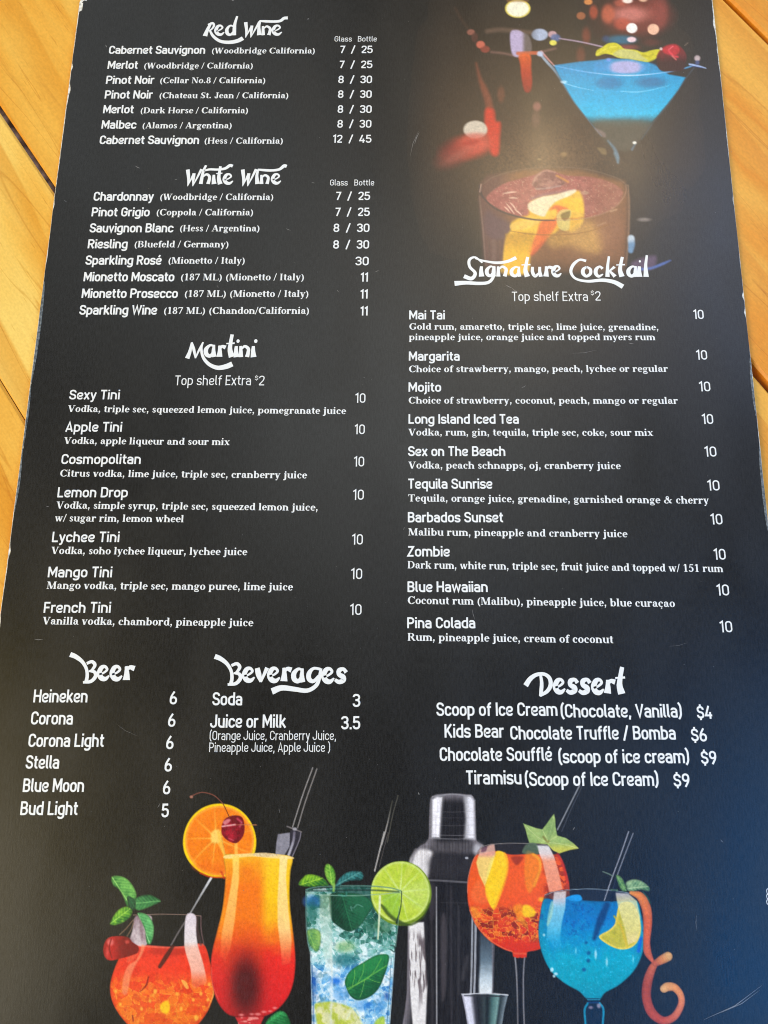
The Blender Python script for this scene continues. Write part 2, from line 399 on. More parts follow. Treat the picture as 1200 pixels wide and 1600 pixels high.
# --- a condensed engineer's sans, drawn as centre lines: cap 10, x-height 7.3. "r|x,y x,y ...z"
SANS = {
' ': (3.0, ''), 'A': (6.9, '0|.8,0 3.45,9.6 6.1,0;0|1.7,2.6 5.2,2.6'),
'B': (6.5, '0|.95,0 .95,10;2.2|.95,.7 5.6,.7 5.6,5.25 .95,5.25;2.0|.95,5.25 5.3,5.25 5.3,9.3 .95,9.3'),
'C': (6.4, '2.6|5.6,6.7 5.6,9.3 .95,9.3 .95,.7 5.6,.7 5.6,3.3'), 'D': (6.6, '0|.95,0 .95,10;2.6|.95,.7 5.7,.7 5.7,9.3 .95,9.3'),
'E': (5.7, '0|.95,0 .95,10;0|.95,.7 5.3,.7;0|.95,5.1 4.8,5.1;0|.95,9.3 5.3,9.3'), 'F': (5.5, '0|.95,0 .95,10;0|.95,4.9 4.8,4.9;0|.95,9.3 5.2,9.3'),
'G': (6.5, '2.6|5.6,6.8 5.6,9.3 .95,9.3 .95,.7 5.6,.7 5.6,3.3;0|5.6,3 5.6,4.9 3.2,4.9'), 'H': (6.9, '0|.95,0 .95,10;0|5.9,0 5.9,10;0|.95,5.1 5.9,5.1'),
'I': (2.0, '0|1,0 1,10'), 'J': (5.8, '2.6|4.8,10 4.8,.7 .5,.7 .5,3.4'), 'K': (6.5, '0|.95,0 .95,10;0|.95,3.6 5.6,10;0|2.4,5.6 5.9,0'),
'L': (5.5, '0|.95,0 .95,10;0|.95,.7 5.2,.7'), 'M': (8.2, '0|.95,0 .95,10;0|7.2,0 7.2,10;0|1.1,9.6 4.1,2.9 7.05,9.6'),
'N': (6.9, '0|.95,0 .95,10;0|5.9,0 5.9,10;0|1.1,9.5 5.8,.5'), 'O': (6.7, '2.9|.95,.7 5.75,.7 5.75,9.3 .95,9.3z'),
'P': (6.4, '0|.95,0 .95,10;2.5|.95,4.5 5.6,4.5 5.6,9.3 .95,9.3'), 'R': (6.6, '0|.95,0 .95,10;2.5|.95,4.7 5.6,4.7 5.6,9.3 .95,9.3;0|3.3,4.7 5.7,0'),
'S': (6.3, '2.5|5.45,7.2 5.45,9.3 .95,9.3 .95,5.5 5.55,4.6 5.55,.7 .75,.7 .75,3'), 'T': (6.0, '0|3,0 3,9.3;0|.3,9.3 5.7,9.3'),
'V': (6.7, '0|.7,10 3.35,.6 6,10'), 'W': (9.4, '0|.7,10 2.6,.8 4.7,9.2 6.8,.8 8.7,10'), 'Z': (6, '0|.7,9.3 5.2,9.3 .7,.7 5.4,.7'),
'a': (5.7, '2.1|.95,5.4 .95,6.6 4.75,6.6 4.75,0;1.9|4.75,4.1 .8,4.1 .8,.65 4.75,.65'),
'b': (6.0, '0|.95,0 .95,10;2.3|.95,.7 5.1,.7 5.1,6.6 .95,6.6'), 'c': (5.5, '2.3|4.8,4.9 4.8,6.6 .9,6.6 .9,.7 4.8,.7 4.8,2.4'),
'd': (6.0, '0|5.05,0 5.05,10;2.3|5.05,.7 .9,.7 .9,6.6 5.05,6.6'), 'e': (5.7, '2.3|.9,3.5 4.9,3.5 4.9,6.6 .9,6.6 .9,.7 4.7,.7 4.7,1.9'),
'f': (3.9, '1.9|1.7,0 1.7,9.4 3.9,9.4;0|.3,6.6 3.7,6.6'), 'g': (6.0, '2.3|5.05,7.3 5.05,-2.1 1.0,-2.1 1.0,-1;2.3|5.05,.7 .9,.7 .9,6.6 5.05,6.6'),
'h': (6.0, '0|.95,0 .95,10;2.3|.95,6.6 5.0,6.6 5.0,0'), 'i': (2.0, '0|1,0 1,7.3;0|1,8.6 1,10.1'), 'j': (2.2, '1.6|1.2,7.3 1.2,-2.1 -.3,-2.1;0|1.2,8.6 1.2,10.1'),
'k': (5.6, '0|.95,0 .95,10;0|.95,2.5 4.8,7.3;0|2.2,4.1 5.2,0'), 'l': (2.6, '1.4|1,10 1,.7 2.4,.7'),
'm': (9.2, '0|.95,0 .95,7.3;2.1|.95,6.6 4.6,6.6 4.6,0;2.1|4.6,6.6 8.25,6.6 8.25,0'), 'n': (6.0, '0|.95,0 .95,7.3;2.3|.95,6.6 5.0,6.6 5.0,0'),
'o': (5.8, '2.4|.9,.7 4.95,.7 4.95,6.6 .9,6.6z'), 'p': (6.0, '0|.95,-2.8 .95,7.3;2.3|.95,.7 5.1,.7 5.1,6.6 .95,6.6'),
'q': (6.0, '0|5.05,-2.8 5.05,7.3;2.3|5.05,.7 .9,.7 .9,6.6 5.05,6.6'), 'r': (3.9, '0|.95,0 .95,7.3;1.8|.95,4.6 .95,6.6 3.8,6.6'),
's': (5.3, '1.9|4.5,5.3 4.5,6.6 .85,6.6 .85,3.9 4.6,3.3 4.6,.7 .7,.7 .7,2'), 't': (3.9, '1.7|1.7,9.4 1.7,.7 3.7,.7;0|.3,6.6 3.7,6.6'),
'u': (6.0, '2.3|.95,7.3 .95,.7 5.0,.7;0|5.0,0 5.0,7.3'), 'v': (5.4, '0|.6,7.3 2.7,.6 4.8,7.3'), 'w': (8.0, '0|.6,7.3 2.2,.7 4,6.8 5.8,.7 7.4,7.3'),
'x': (5.3, '0|.6,0 4.7,7.3;0|.6,7.3 4.7,0'), 'y': (5.4, '0|.6,7.3 2.8,.8;1|4.8,7.3 2.3,-2.1 .7,-2.1'),
'é': (5.7, '2.3|.9,3.5 4.9,3.5 4.9,6.6 .9,6.6 .9,.7 4.7,.7 4.7,1.9;0|2.5,8.3 3.9,10.4'),
'0': (6.3, '2.7|.95,.7 5.35,.7 5.35,9.3 .95,9.3z'), '1': (3.9, '0|2.7,0 2.7,9.6 .5,8.0'), '2': (6.0, '2.4|.9,7.4 .9,9.3 5.1,9.3 5.1,5.9 .8,.9;0|.8,.7 5.5,.7'),
'3': (6.1, '2.2|.8,7.6 .8,9.3 5.1,9.3 5.1,5.3 2.2,5.3;2.4|2.2,5.3 5.3,5.3 5.3,.7 .8,.7 .8,2.6'), '4': (6.4, '0|3.4,10 .8,2.6 6,2.6;0|4.4,0 4.4,5.2'),
'5': (6.2, '0|5.2,9.3 1.3,9.3 1.0,5.2;2.3|1.0,4.9 1.3,5.9 5.3,5.9 5.3,.7 .8,.7 .8,2.7'), '6': (6.3, '2.5|.95,.7 5.35,.7 5.35,5.5 .95,5.5z;1.6|.95,3.2 .95,5.6 3.7,10'),
'7': (5.8, '0|.6,9.3 5.1,9.3 2.1,0'), '8': (6.3, '2.3|.9,.7 5.4,.7 5.4,5.15 .9,5.15z;2.0|1.15,5.15 5.15,5.15 5.15,9.3 1.15,9.3z'), '9': (6.3, '2.5|.95,4.5 5.35,4.5 5.35,9.3 .95,9.3z;1.6|5.35,6.8 5.35,4.4 2.6,0'),
'(': (3.2, '2|2.9,11 1.1,9 1.1,1 2.9,-1.2'), ')': (3.2, '2|.3,11 2.1,9 2.1,1 .3,-1.2'), '/': (4.6, '0|.6,-.8 4.0,10.4'),
',': (2.3, '0|1.4,1.4 .8,-1.5'), '.': (2.3, '0|1.15,0 1.15,1.6'), '$': (6.3, '2.4|5.3,7 5.3,9.0 1.0,9.0 1.0,5.5 5.4,4.6 5.4,1.0 .8,1.0 .8,3;0|3.1,-1.1 3.1,.8;0|3.1,9 3.1,11.1'),
}
# --- a bold book serif (cap 6.7, x-height 4.7): rectangles, swelling rings and diagonals
def R_(x0, y0, x1, y1): return [[(x0, y0), (x1, y0), (x1, y1), (x0, y1)]]
def A_(cx, cy, rx, ry, a0, a1, T=1.4, t=0.45, n=None):
    n = n or max(4, int(abs(a1 - a0) / 26)); qs = []; pr = None
    for i in range(n + 1):
        a = math.radians(a0 + (a1 - a0) * i / n); c, s = math.cos(a), math.sin(a)
        cur = ((cx + rx * c, cy + ry * s), (cx + (rx - T) * c, cy + (ry - t) * s))
        if pr: qs.append([pr[0], cur[0], cur[1], pr[1]])
        pr = cur
    return qs
def D_(x, y, r): return [[(x + r * math.cos(k * math.pi / 4), y + r * math.sin(k * math.pi / 4)) for k in range(8)]]
def G_(x0, y0, x1, y1, w): return [[(x0 - w / 2, y0), (x0 + w / 2, y0), (x1 + w / 2, y1), (x1 - w / 2, y1)]]
St, Hs, Sf = 1.45, 0.5, 0.42
def stem(x, y0, y1, foot=True, head='flag'):
    q = R_(x, y0, x + St, y1); o = [q]
    if foot: o.append(R_(x - .5, y0, x + St + .5, y0 + Sf))
    if head == 'flag': o.append([[(x - .5, y1 - .45), (x, y1 - .62), (x, y1), (x - .5, y1 - .12)]])
    if head == 'full': o.append(R_(x - .5, y1 - Sf, x + St + .5, y1))
    return o
def arch(x, right):   # n-shoulder from a stem's right side
    return [A_(x, 2.9, right - x, 1.85, 8, 120, St, .8), R_(right - St, 0, right, 3.15), R_(right - St - .45, 0, right + .45, Sf)]
SER = {}
def ser(ch, adv, *parts):
    out = []
    for p in parts:
        if p and isinstance(p[0][0][0], (list, tuple)) and isinstance(p[0][0][0][0], (list, tuple)): 
            for q in p: out.append(q)
        else: out.append(p)
    SER[ch] = (adv, out)
def flat(parts):
    out = []
    def rec(p):
        if isinstance(p, list) and p and isinstance(p[0], list) and p[0] and isinstance(p[0][0], tuple): out.append(p)
        else:
            for q in p: rec(q)
    rec(parts); return out
def ser(ch, adv, *parts): SER[ch] = (adv, flat(list(parts)))
ser(' ', 2.6, R_(0, 0, .01, .01))
ser('a', 5.1, A_(2.35, 3.3, 1.75, 1.5, 5, 150, 1.35, .5), D_(1.1, 3.55, .62), R_(2.75, .5, 4.1, 3.4), A_(1.95, 1.45, 1.6, 1.5, 75, 330, 1.3, .45), R_(2.4, 2.45, 3.3, 2.95), R_(3.6, 0, 4.9, .55))
ser('b', 5.7, R_(.65, 0, .65 + St, 6.9), R_(.15, 6.4, 1.0, 6.9), A_(3.05, 2.35, 2.25, 2.45, -150, 150, St, .45))
ser('c', 4.6, A_(2.5, 2.35, 2.25, 2.45, 55, 315, St, .45), D_(3.6, 3.55, .68))
ser('d', 5.8, R_(3.55, .2, 3.55 + St, 6.9), R_(3.0, 6.4, 3.8, 6.9), R_(4.6, 0, 5.6, .45), A_(2.7, 2.35, 2.3, 2.45, 30, 330, St, .45))
ser('e', 4.7, A_(2.45, 2.35, 2.2, 2.45, 5, 320, St, .45), R_(1.5, 2.35, 4.6, 2.85))
ser('f', 3.5, R_(1.05, 0, 2.5, 5.2), R_(.55, 0, 3.2, Sf), R_(.2, 4.2, 3.4, 4.7), A_(2.8, 5.2, 1.75, 1.75, 60, 180, St, .5), D_(3.4, 6.2, .58))
ser('g', 5.2, A_(2.35, 3.2, 1.95, 1.6, 0, 360, 1.25, .4), R_(3.4, 4.0, 5.0, 4.5), A_(2.5, -.85, 2.2, 1.15, 0, 360, .8, .6), R_(1.0, .2, 3.8, 1.1), R_(.6, .3, 1.3, 1.3))
ser('h', 6.0, stem(.6, 0, 6.9), arch(1.9, 5.3))
ser('i', 3.0, stem(.65, 0, 4.7), D_(1.4, 6.3, .72))
ser('j', 3.3, R_(1.1, -.6, 1.1 + St, 4.7), R_(.6, 4.2, 1.3, 4.7), D_(1.85, 6.1, .78), A_(.75, -.5, 1.8, 1.5, -110, 0, St, .5), D_(.45, -1.4, .55))
ser('k', 5.8, stem(.6, 0, 6.9), G_(2.0, 1.9, 4.4, 4.4, .55), G_(4.7, 0.2, 2.9, 3.0, 1.6), R_(3.2, 4.28, 5.4, 4.7), R_(3.4, 0, 5.8, Sf))
ser('l', 3.0, stem(.65, 0, 6.9))
ser('m', 8.6, stem(.6, 0, 4.7), arch(1.9, 5.05), arch(4.9, 8.0))
ser('n', 5.9, stem(.6, 0, 4.7), arch(1.9, 5.2))
ser('o', 5.2, A_(2.6, 2.35, 2.35, 2.45, 0, 360, St, .45))
ser('p', 5.8, stem(.6, -2.0, 4.7), A_(3.1, 2.35, 2.25, 2.45, -150, 150, St, .45))
ser('q', 5.6, R_(3.5, -2, 3.5 + St, 4.6), R_(3.0, -2, 5.4, -2 + Sf), A_(2.7, 2.35, 2.3, 2.45, 30, 330, St, .45))
ser('r', 4.5, stem(.6, 0, 4.7), A_(3.1, 3.2, 1.4, 1.6, 75, 165, .8, .7), D_(3.6, 3.95, .72))
ser('s', 4.1, A_(2.05, 3.45, 1.55, 1.35, 30, 250, 1.15, .5), A_(2.05, 1.3, 1.6, 1.4, -150, 85, 1.15, .5), G_(3.0, 1.4, 1.2, 3.3, 1.2), D_(3.2, 3.7, .38), D_(.8, 1.05, .38))
ser('t', 3.5, R_(.9, .9, .9 + St, 6.0), R_(.15, 4.2, 3.2, 4.7), A_(2.6, 1.3, 1.7, 1.35, 180, 300, St, .55))
ser('u', 5.9, R_(.6, 1.6, .6 + St, 4.7), R_(.15, 4.28, 1.2, 4.7), A_(2.8, 1.7, 2.2, 1.8, 180, 290, St, .7), R_(3.75, 0, 3.75 + St, 4.7), R_(3.3, 4.28, 4.0, 4.7), R_(4.9, 0, 5.7, Sf))
ser('v', 5.2, G_(2.6, 0, 1.1, 4.5, 1.5), G_(2.7, 0, 4.2, 4.5, .6), R_(.1, 4.28, 2.3, 4.7), R_(3.4, 4.28, 5.0, 4.7))
ser('w', 7.6, G_(2.4, 0, 1.0, 4.5, 1.4), G_(2.5, 0, 3.8, 4.5, .6), G_(5.1, 0, 3.8, 4.5, 1.4), G_(5.2, 0, 6.5, 4.5, .6), R_(.1, 4.28, 2.1, 4.7), R_(5.7, 4.28, 7.3, 4.7), R_(2.9, 4.28, 4.6, 4.7))
ser('x', 5.2, G_(3.9, 0.1, 1.2, 4.6, 1.6), G_(.9, 0.1, 4.2, 4.6, .55), R_(.1, 4.28, 2.5, 4.7), R_(3.3, 4.28, 5, 4.7), R_(.1, 0, 1.8, Sf), R_(2.8, 0, 5.1, Sf))
ser('y', 5.2, G_(2.7, 0, 1.1, 4.5, 1.5), G_(1.9, -1.8, 4.2, 4.5, .6), R_(.1, 4.28, 2.3, 4.7), R_(3.4, 4.28, 5.0, 4.7), D_(1.4, -1.6, .58))
ser('z', 4.6, R_(.4, 4.1, 4.0, 4.7), R_(.3, 0, 4.1, .6), G_(1.0, .3, 3.3, 4.4, 1.5), R_(.3, 3.4, .75, 4.5), R_(3.75, .2, 4.2, 1.4))
ser('ç', 4.6, A_(2.5, 2.35, 2.25, 2.45, 55, 315, St, .45), D_(3.6, 3.55, .68), A_(2.5, -1.0, .9, .8, -120, 90, .5, .4))
ser('A', 7.3, G_(1.1, 0.2, 3.5, 6.7, .6), G_(5.7, 0.2, 3.6, 6.7, 1.7), R_(1.6, 2.0, 5.0, 2.5), R_(.1, 0, 2.3, Sf), R_(4.4, 0, 7.2, Sf))
ser('B', 6.8, stem(1.0, 0, 6.7, True, 'full'), A_(3.4, 5.05, 2.4, 1.65, -90, 90, 1.4, .45), A_(3.5, 1.8, 2.9, 1.8, -90, 90, 1.5, .45), R_(2.3, 0, 3.6, .45), R_(2.3, 3.3, 3.6, 3.75), R_(2.3, 6.25, 3.5, 6.7))
ser('C', 7.1, A_(3.9, 3.35, 3.5, 3.55, 42, 318, 1.75, .5), R_(6.1, 4.6, 6.6, 6.9), R_(6.15, .9, 6.6, 1.7))
ser('D', 7.4, stem(.9, 0, 6.7, True, 'full'), A_(3.3, 3.35, 3.7, 3.35, -90, 90, 1.6, .45), R_(2.2, 0, 3.4, .45), R_(2.2, 6.25, 3.4, 6.7))
ser('G', 7.6, A_(3.9, 3.35, 3.5, 3.55, 45, 325, 1.75, .5), R_(6.1, 4.7, 6.6, 6.9), R_(5.3, .6, 6.8, 2.9), R_(4.6, 2.6, 7.4, 3.0))
ser('H', 7.9, stem(.9, 0, 6.7, True, 'full'), stem(5.5, 0, 6.7, True, 'full'), R_(2.2, 3.15, 5.6, 3.65))
ser('I', 3.8, stem(1.1, 0, 6.7, True, 'full'))
ser('J', 5.1, R_(2.6, 1.2, 2.6 + St, 6.7), R_(2.0, 6.28, 4.7, 6.7), A_(2.35, 1.4, 1.7, 1.6, 200, 360, St, .5), D_(1.1, 1.4, .65))
ser('L', 6.4, stem(.9, 0, 6.7, True, 'full'), R_(2.3, 0, 6.1, .45), R_(5.6, 0, 6.1, 2.0))
ser('M', 9.2, R_(1.0, 0, 1.5, 6.7), R_(.3, 0, 2.3, Sf), R_(.3, 6.28, 2.2, 6.7), G_(4.5, 0.2, 2.0, 6.6, 1.6), G_(4.6, .2, 6.9, 6.6, .5), R_(6.6, 0, 8.1, 6.7), R_(6.1, 0, 8.7, Sf), R_(7, 6.28, 8.7, 6.7))
ser('N', 7.3, R_(1.0, 0, 1.5, 6.7), R_(.3, 0, 2.3, Sf), R_(.2, 6.28, 2.4, 6.7), G_(5.8, .1, 1.7, 6.6, 1.6), R_(5.6, 0, 6.15, 6.7), R_(4.8, 6.28, 7, 6.7))
ser('O', 7.7, A_(3.85, 3.35, 3.55, 3.55, 0, 360, 1.7, .5))
ser('P', 6.2, stem(.9, 0, 6.7, True, 'full'), A_(3.3, 4.9, 2.7, 1.8, -90, 90, 1.5, .45), R_(2.2, 3.1, 3.4, 3.55), R_(2.2, 6.25, 3.4, 6.7))
ser('R', 7.2, stem(.9, 0, 6.7, True, 'full'), A_(3.3, 4.95, 2.7, 1.75, -90, 90, 1.5, .45), R_(2.2, 3.2, 3.4, 3.65), R_(2.2, 6.25, 3.4, 6.7), G_(6.0, .1, 3.5, 3.5, 1.7), R_(5.2, 0, 7.2, Sf))
ser('S', 5.6, A_(2.8, 4.9, 2.1, 1.9, 35, 250, 1.4, .5), A_(2.8, 1.8, 2.2, 1.9, -150, 85, 1.4, .5), G_(4.1, 1.9, 1.6, 4.7, 1.5), R_(4.4, 4.6, 4.85, 6.8), R_(.5, -.1, .95, 2.2))
ser('T', 6.6, R_(2.55, 0, 2.55 + St, 6.7), R_(1.9, 0, 4.7, Sf), R_(.3, 6.2, 6.3, 6.7), R_(.3, 5.0, .75, 6.6), R_(5.85, 5.0, 6.3, 6.6))
ser('V', 7.2, G_(3.7, 0, 1.5, 6.5, 1.7), G_(3.8, 0, 5.9, 6.5, .6), R_(.1, 6.28, 2.9, 6.7), R_(4.9, 6.28, 7.1, 6.7))
ser('W', 9.8, G_(3.0, 0, 1.3, 6.5, 1.6), G_(3.1, 0, 4.8, 6.5, .6), G_(6.4, 0, 4.8, 6.5, 1.6), G_(6.5, 0, 8.3, 6.5, .6), R_(.1, 6.28, 2.6, 6.7), R_(7.3, 6.28, 9.6, 6.7), R_(3.8, 6.28, 5.9, 6.7))
ser('0', 5.2, A_(2.6, 3.35, 2.3, 3.5, 0, 360, 1.4, .5)); ser('1', 5.2, R_(2.0, 0, 3.45, 6.9), R_(1.2, 0, 4.3, Sf), G_(1.2, 5.6, 2.3, 6.8, .8))
ser('5', 5.2, R_(1.5, 6.0, 4.6, 6.8), G_(1.2, 3.6, 1.8, 6.4, .6), A_(2.3, 2.3, 2.4, 2.4, -140, 120, 1.5, .6), D_(.95, .9, .6))
ser('7', 5.2, R_(.6, 5.8, 4.8, 6.7), G_(1.9, 0, 4.3, 6.2, .9), R_(.5, 5.0, .9, 6.5)); ser('8', 5.2, A_(2.6, 5.1, 1.9, 1.75, 0, 360, 1.2, .5), A_(2.6, 1.8, 2.25, 1.95, 0, 360, 1.4, .5))
ser('(', 3.4, A_(4.2, 2.4, 3.5, 4.5, 118, 242, 1.2, .4)); ser(')', 3.4, A_(-.8, 2.4, 3.5, 4.5, -62, 62, 1.2, .4))
ser('/', 2.9, G_(.3, -.4, 2.5, 7.0, .7)); ser(',', 2.6, D_(1.2, .75, .75), G_(.8, -1.5, 1.6, .6, .6)); ser('.', 2.6, D_(1.2, .75, .78))
ser('&', 8.3, A_(3.6, 5.2, 1.5, 1.6, 0, 360, .9, .5), A_(2.7, 1.7, 2.3, 1.9, 60, 330, 1.4, .5), G_(6.6, .1, 3.0, 5.0, 1.6), G_(4.9, .6, 6.6, 3.6, .5), R_(5.7, 3.4, 7.7, 3.8))

def text_mesh(ink, txt, x0, x1, y, cap, font='sans', weight=1.45, y1=None):
    """lay a line of lettering on the card between two photo-measured ends (px) on its baseline, cap height in mm"""
    a = np.array(P(x0, y)); b = np.array(P(x1, y if y1 is None else y1)); L = np.hypot(*(b - a)); u = (b - a) / L; v = np.array([-u[1], u[0]])
    s = cap * 0.001 / (10 if font == 'sans' else 6.7)
    table_ = SANS if font == 'sans' else SER
    sb = 0.0 if font != 'sans' else 0.25
    adv = [table_[c][0] + (0.45 if font == 'sans' and c != ' ' else 0) for c in txt]; tot = sum(adv) - (1.05 if font == 'sans' else 0.3)
    sx = L / (tot * s)
    x = -0.3 if font == 'sans' else -0.1
    for c, ad in zip(txt, adv):
        g = table_[c][1]
        T = lambda p: tuple(a + u * (x + p[0]) * s * sx + v * p[1] * s)
        if c != ' ':
            if font == 'sans':
                for st_ in g.split(';'):
                    r, pl = st_.split('|'); cl = pl.endswith('z'); pl = pl.rstrip('z')
                    pts = [tuple(map(float, q.split(','))) for q in pl.split()]
                    pts = rounded(pts, float(r), cl) if float(r) > 0 else pts
                    ink.quads(ribbon([T(p) for p in pts], weight * s, cl))
            else:
                for part in g: ink.quads([[T(p) for p in q] for q in part])
        x += ad

# --- brush lettering of the headings: strokes of swelling width, box units (0..1 wide, 0 = x-height line, 1 = baseline)
BR = {
'e': [[(.14,.60,.12),(.5,.50,.14),(.80,.28,.17),(.62,.08,.20),(.32,.16,.30),(.14,.52,.34),(.32,.84,.34),(.66,.90,.27),(.98,.68,.10)]],
'r': [[(.30,.04,.20),(.34,.5,.34),(.30,.98,.50)], [(.34,.36,.14),(.58,.12,.26),(.95,.20,.36)]],
'n': [[(.14,.05,.22),(.16,.5,.30),(.16,.98,.38)], [(.18,.34,.14),(.52,.08,.24),(.86,.28,.28),(.84,.62,.30),(.74,.97,.36)]],
'i': [[(.55,.04,.26),(.5,.5,.36),(.58,.98,.50)]],
'a': [[(.86,.14,.16),(.52,.06,.20),(.18,.38,.34),(.22,.78,.34),(.55,.90,.28),(.80,.55,.18)], [(.86,.02,.16),(.80,.5,.30),(.88,.98,.34)]],
't': [[(.70,-.72,.26),(.52,-.1,.28),(.44,.45,.36),(.66,.98,.46)], [(.0,-.03,.10),(1.0,-.06,.14)]],
's': [[(.92,.30,.26),(.70,.08,.22),(.36,.16,.30),(.34,.42,.28),(.66,.60,.34),(.68,.82,.32),(.34,.93,.28),(.02,.78,.20)]],
'v': [[(.10,.06,.32),(.22,.5,.36),(.40,.98,.16)], [(.40,.98,.14),(.66,.5,.20),(.92,.04,.28)]],
'o': [[(.5,.08,.18),(.2,.3,.30),(.16,.65,.34),(.45,.92,.26),(.82,.72,.28),(.84,.32,.26),(.5,.08,.18)]],
'c': [[(.92,.26,.26),(.62,.06,.20),(.24,.3,.32),(.2,.68,.34),(.5,.93,.26),(.96,.74,.12)]],
'u': [[(.14,.04,.26),(.14,.55,.32),(.38,.92,.30),(.74,.62,.18)], [(.80,.04,.26),(.80,.5,.30),(.90,.98,.36)]],
'k': [[(.34,-.85,.20),(.22,0,.26),(.2,.98,.38)], [(.28,.55,.12),(.88,.08,.26)], [(.40,.45,.18),(.92,.95,.36)]],
'l': [[(.6,-.95,.20),(.46,0,.28),(.52,.98,.46)]],
'h': [[(.50,-.6,.20),(.22,.1,.24),(.12,.98,.36)], [(.2,.45,.14),(.52,.12,.24),(.82,.34,.28),(.74,.97,.34)]],
'd': [[(.80,.14,.16),(.46,.06,.20),(.16,.4,.32),(.2,.8,.34),(.5,.92,.26),(.80,.6,.18)], [(1.12,-.85,.20),(.92,-.2,.28),(.86,.3,.34),(.84,.98,.36)]],
'w': [[(.05,-.38,.34),(.10,.4,.26),(.04,1.1,.04)], [(.04,1.1,.05),(.22,.55,.14),(.42,-.02,.24)], [(.42,-.05,.28),(.38,.5,.24),(.34,1.1,.05)], [(.34,1.1,.05),(.58,.4,.16),(.86,-.42,.24)]],
}
def catmull(pts, k=5):
    p = np.array(pts, float)
    if len(p) < 3: return p
    e = np.vstack([2 * p[0] - p[1], p, 2 * p[-1] - p[-2]]); out = []
    for i in range(1, len(e) - 2):
        for t in np.linspace(0, 1, k, endpoint=False):
            out.append(0.5 * ((2 * e[i]) + (-e[i-1] + e[i+1]) * t + (2*e[i-1] - 5*e[i] + 4*e[i+1] - e[i+2]) * t*t + (-e[i-1] + 3*e[i] - 3*e[i+1] + e[i+2]) * t**3))
    out.append(p[-1]); return np.array(out)
class Brush:
    """heading lettering; coordinates measured on an enlargement whose origin and scale are given"""
    def __init__(s, ox, oy, k): s.o = (ox, oy); s.k = k; s.ink = Ink()
    def T(s, x, y): return P(s.o[0] + x / s.k, s.o[1] + y / s.k)
    def stroke(s, pts):
        c = catmull(pts); q = np.array([s.T(x, y) for x, y, w in c]); a = np.array(P(600, s.o[1])); b = np.array(P(700, s.o[1]))
        mm = np.hypot(*(b - a)) / 100 / s.k
        s.ink.quads(ribbon(q, np.maximum(c[:, 2], 1) * mm))
    def letter(s, ch, x, y, w, h):
        for st_ in BR[ch]: s.stroke([(x + a * w, y + b * h, c * h) for a, b, c in st_])
    def dot(s, x, y, r): s.stroke([(x - r * .8, y, r * .9), (x - r * .4, y, r * 1.8), (x, y, r * 2), (x + r * .4, y, r * 1.8), (x + r * .8, y, r * .9)])

heads = {}
def heading(name, br, label):
    o = br.ink.build('heading', M_WHITE, menu); o['label'] = label; heads[name] = o; return o
b_ = Brush(300, 0, 6)
b_.stroke([(122, 338, 44), (140, 290, 34), (172, 228, 26), (185, 212, 16)])
b_.stroke([(150, 232, 18), (192, 216, 22), (206, 240, 22), (188, 270, 18), (158, 292, 14)])
b_.stroke([(166, 284, 18), (200, 340, 28), (262, 385, 32), (345, 397, 38), (425, 384, 42), (478, 358, 44)])
b_.letter('e', 212, 232, 92, 102); b_.letter('d', 312, 235, 100, 98)
b_.letter('w', 495, 245, 160, 98); b_.stroke([(640, 195, 22), (628, 250, 26), (630, 330, 42)])
b_.stroke([(632, 196, 18), (690, 200, 28), (770, 202, 28), (828, 196, 30), (862, 172, 32), (898, 168, 34)])
b_.letter('n', 652, 240, 92, 92); b_.letter('e', 748, 232, 96, 100)
heading('red', b_, 'brush lettered heading reading Red Wine')
b_ = Brush(270, 240, 6)
def wine(b, x):
    b.letter('w', x, 190, 155, 106); b.stroke([(x + 152, 150, 22), (x + 140, 210, 28), (x + 146, 285, 44)])
    b.stroke([(x + 148, 150, 20), (x + 205, 155, 26), (x + 280, 158, 26), (x + 350, 148, 28), (x + 395, 116, 34), (x + 420, 120, 32)])
    b.letter('n', x + 170, 195, 88, 92); b.letter('e', x + 275, 185, 92, 102)
b_.letter('w', 132, 190, 160, 106)
b_.stroke([(312, 110, 22), (285, 170, 26), (262, 285, 36)]); b_.stroke([(275, 225, 14), (315, 195, 24), (345, 220, 28), (330, 285, 34)])
b_.letter('i', 358, 195, 50, 92); b_.letter('t', 405, 190, 60, 98); b_.letter('e', 470, 185, 96, 104)
b_.stroke([(295, 160, 18), (350, 148, 24), (420, 150, 24), (490, 140, 28), (535, 112, 32), (562, 118, 30)])
wine(b_, 648)
heading('white', b_, 'brush lettered heading reading White Wine')
b_ = Brush(270, 510, 6)
b_.stroke([(135, 300, 44), (160, 235, 32), (178, 150, 16)]); b_.stroke([(178, 150, 18), (198, 220, 28), (212, 298, 12)])
b_.stroke([(212, 298, 12), (245, 225, 20), (285, 148, 16)])
b_.stroke([(284, 148, 14), (268, 210, 22), (285, 290, 28), (340, 355, 34), (420, 388, 42), (500, 376, 50), (558, 352, 52)])
b_.letter('a', 292, 170, 112, 118); b_.letter('r', 410, 175, 90, 112); b_.letter('t', 502, 165, 78, 124)
b_.letter('i', 568, 180, 50, 110); b_.dot(612, 138, 18); b_.letter('n', 622, 178, 100, 112); b_.letter('i', 728, 180, 50, 110); b_.dot(778, 138, 19)
heading('martini', b_, 'brush lettered heading reading Martini')
b_ = Brush(700, 380, 3.53)
b_.stroke([(190, 108, 10), (150, 78, 12), (118, 92, 16), (120, 130, 16), (150, 165, 18), (130, 195, 22), (88, 182, 24)])
b_.stroke([(150, 84, 8), (200, 98, 12), (270, 108, 16), (330, 100, 18), (376, 80, 22)])
b_.letter('i', 168, 125, 30, 60); b_.letter('a', 205, 125, 56, 60)
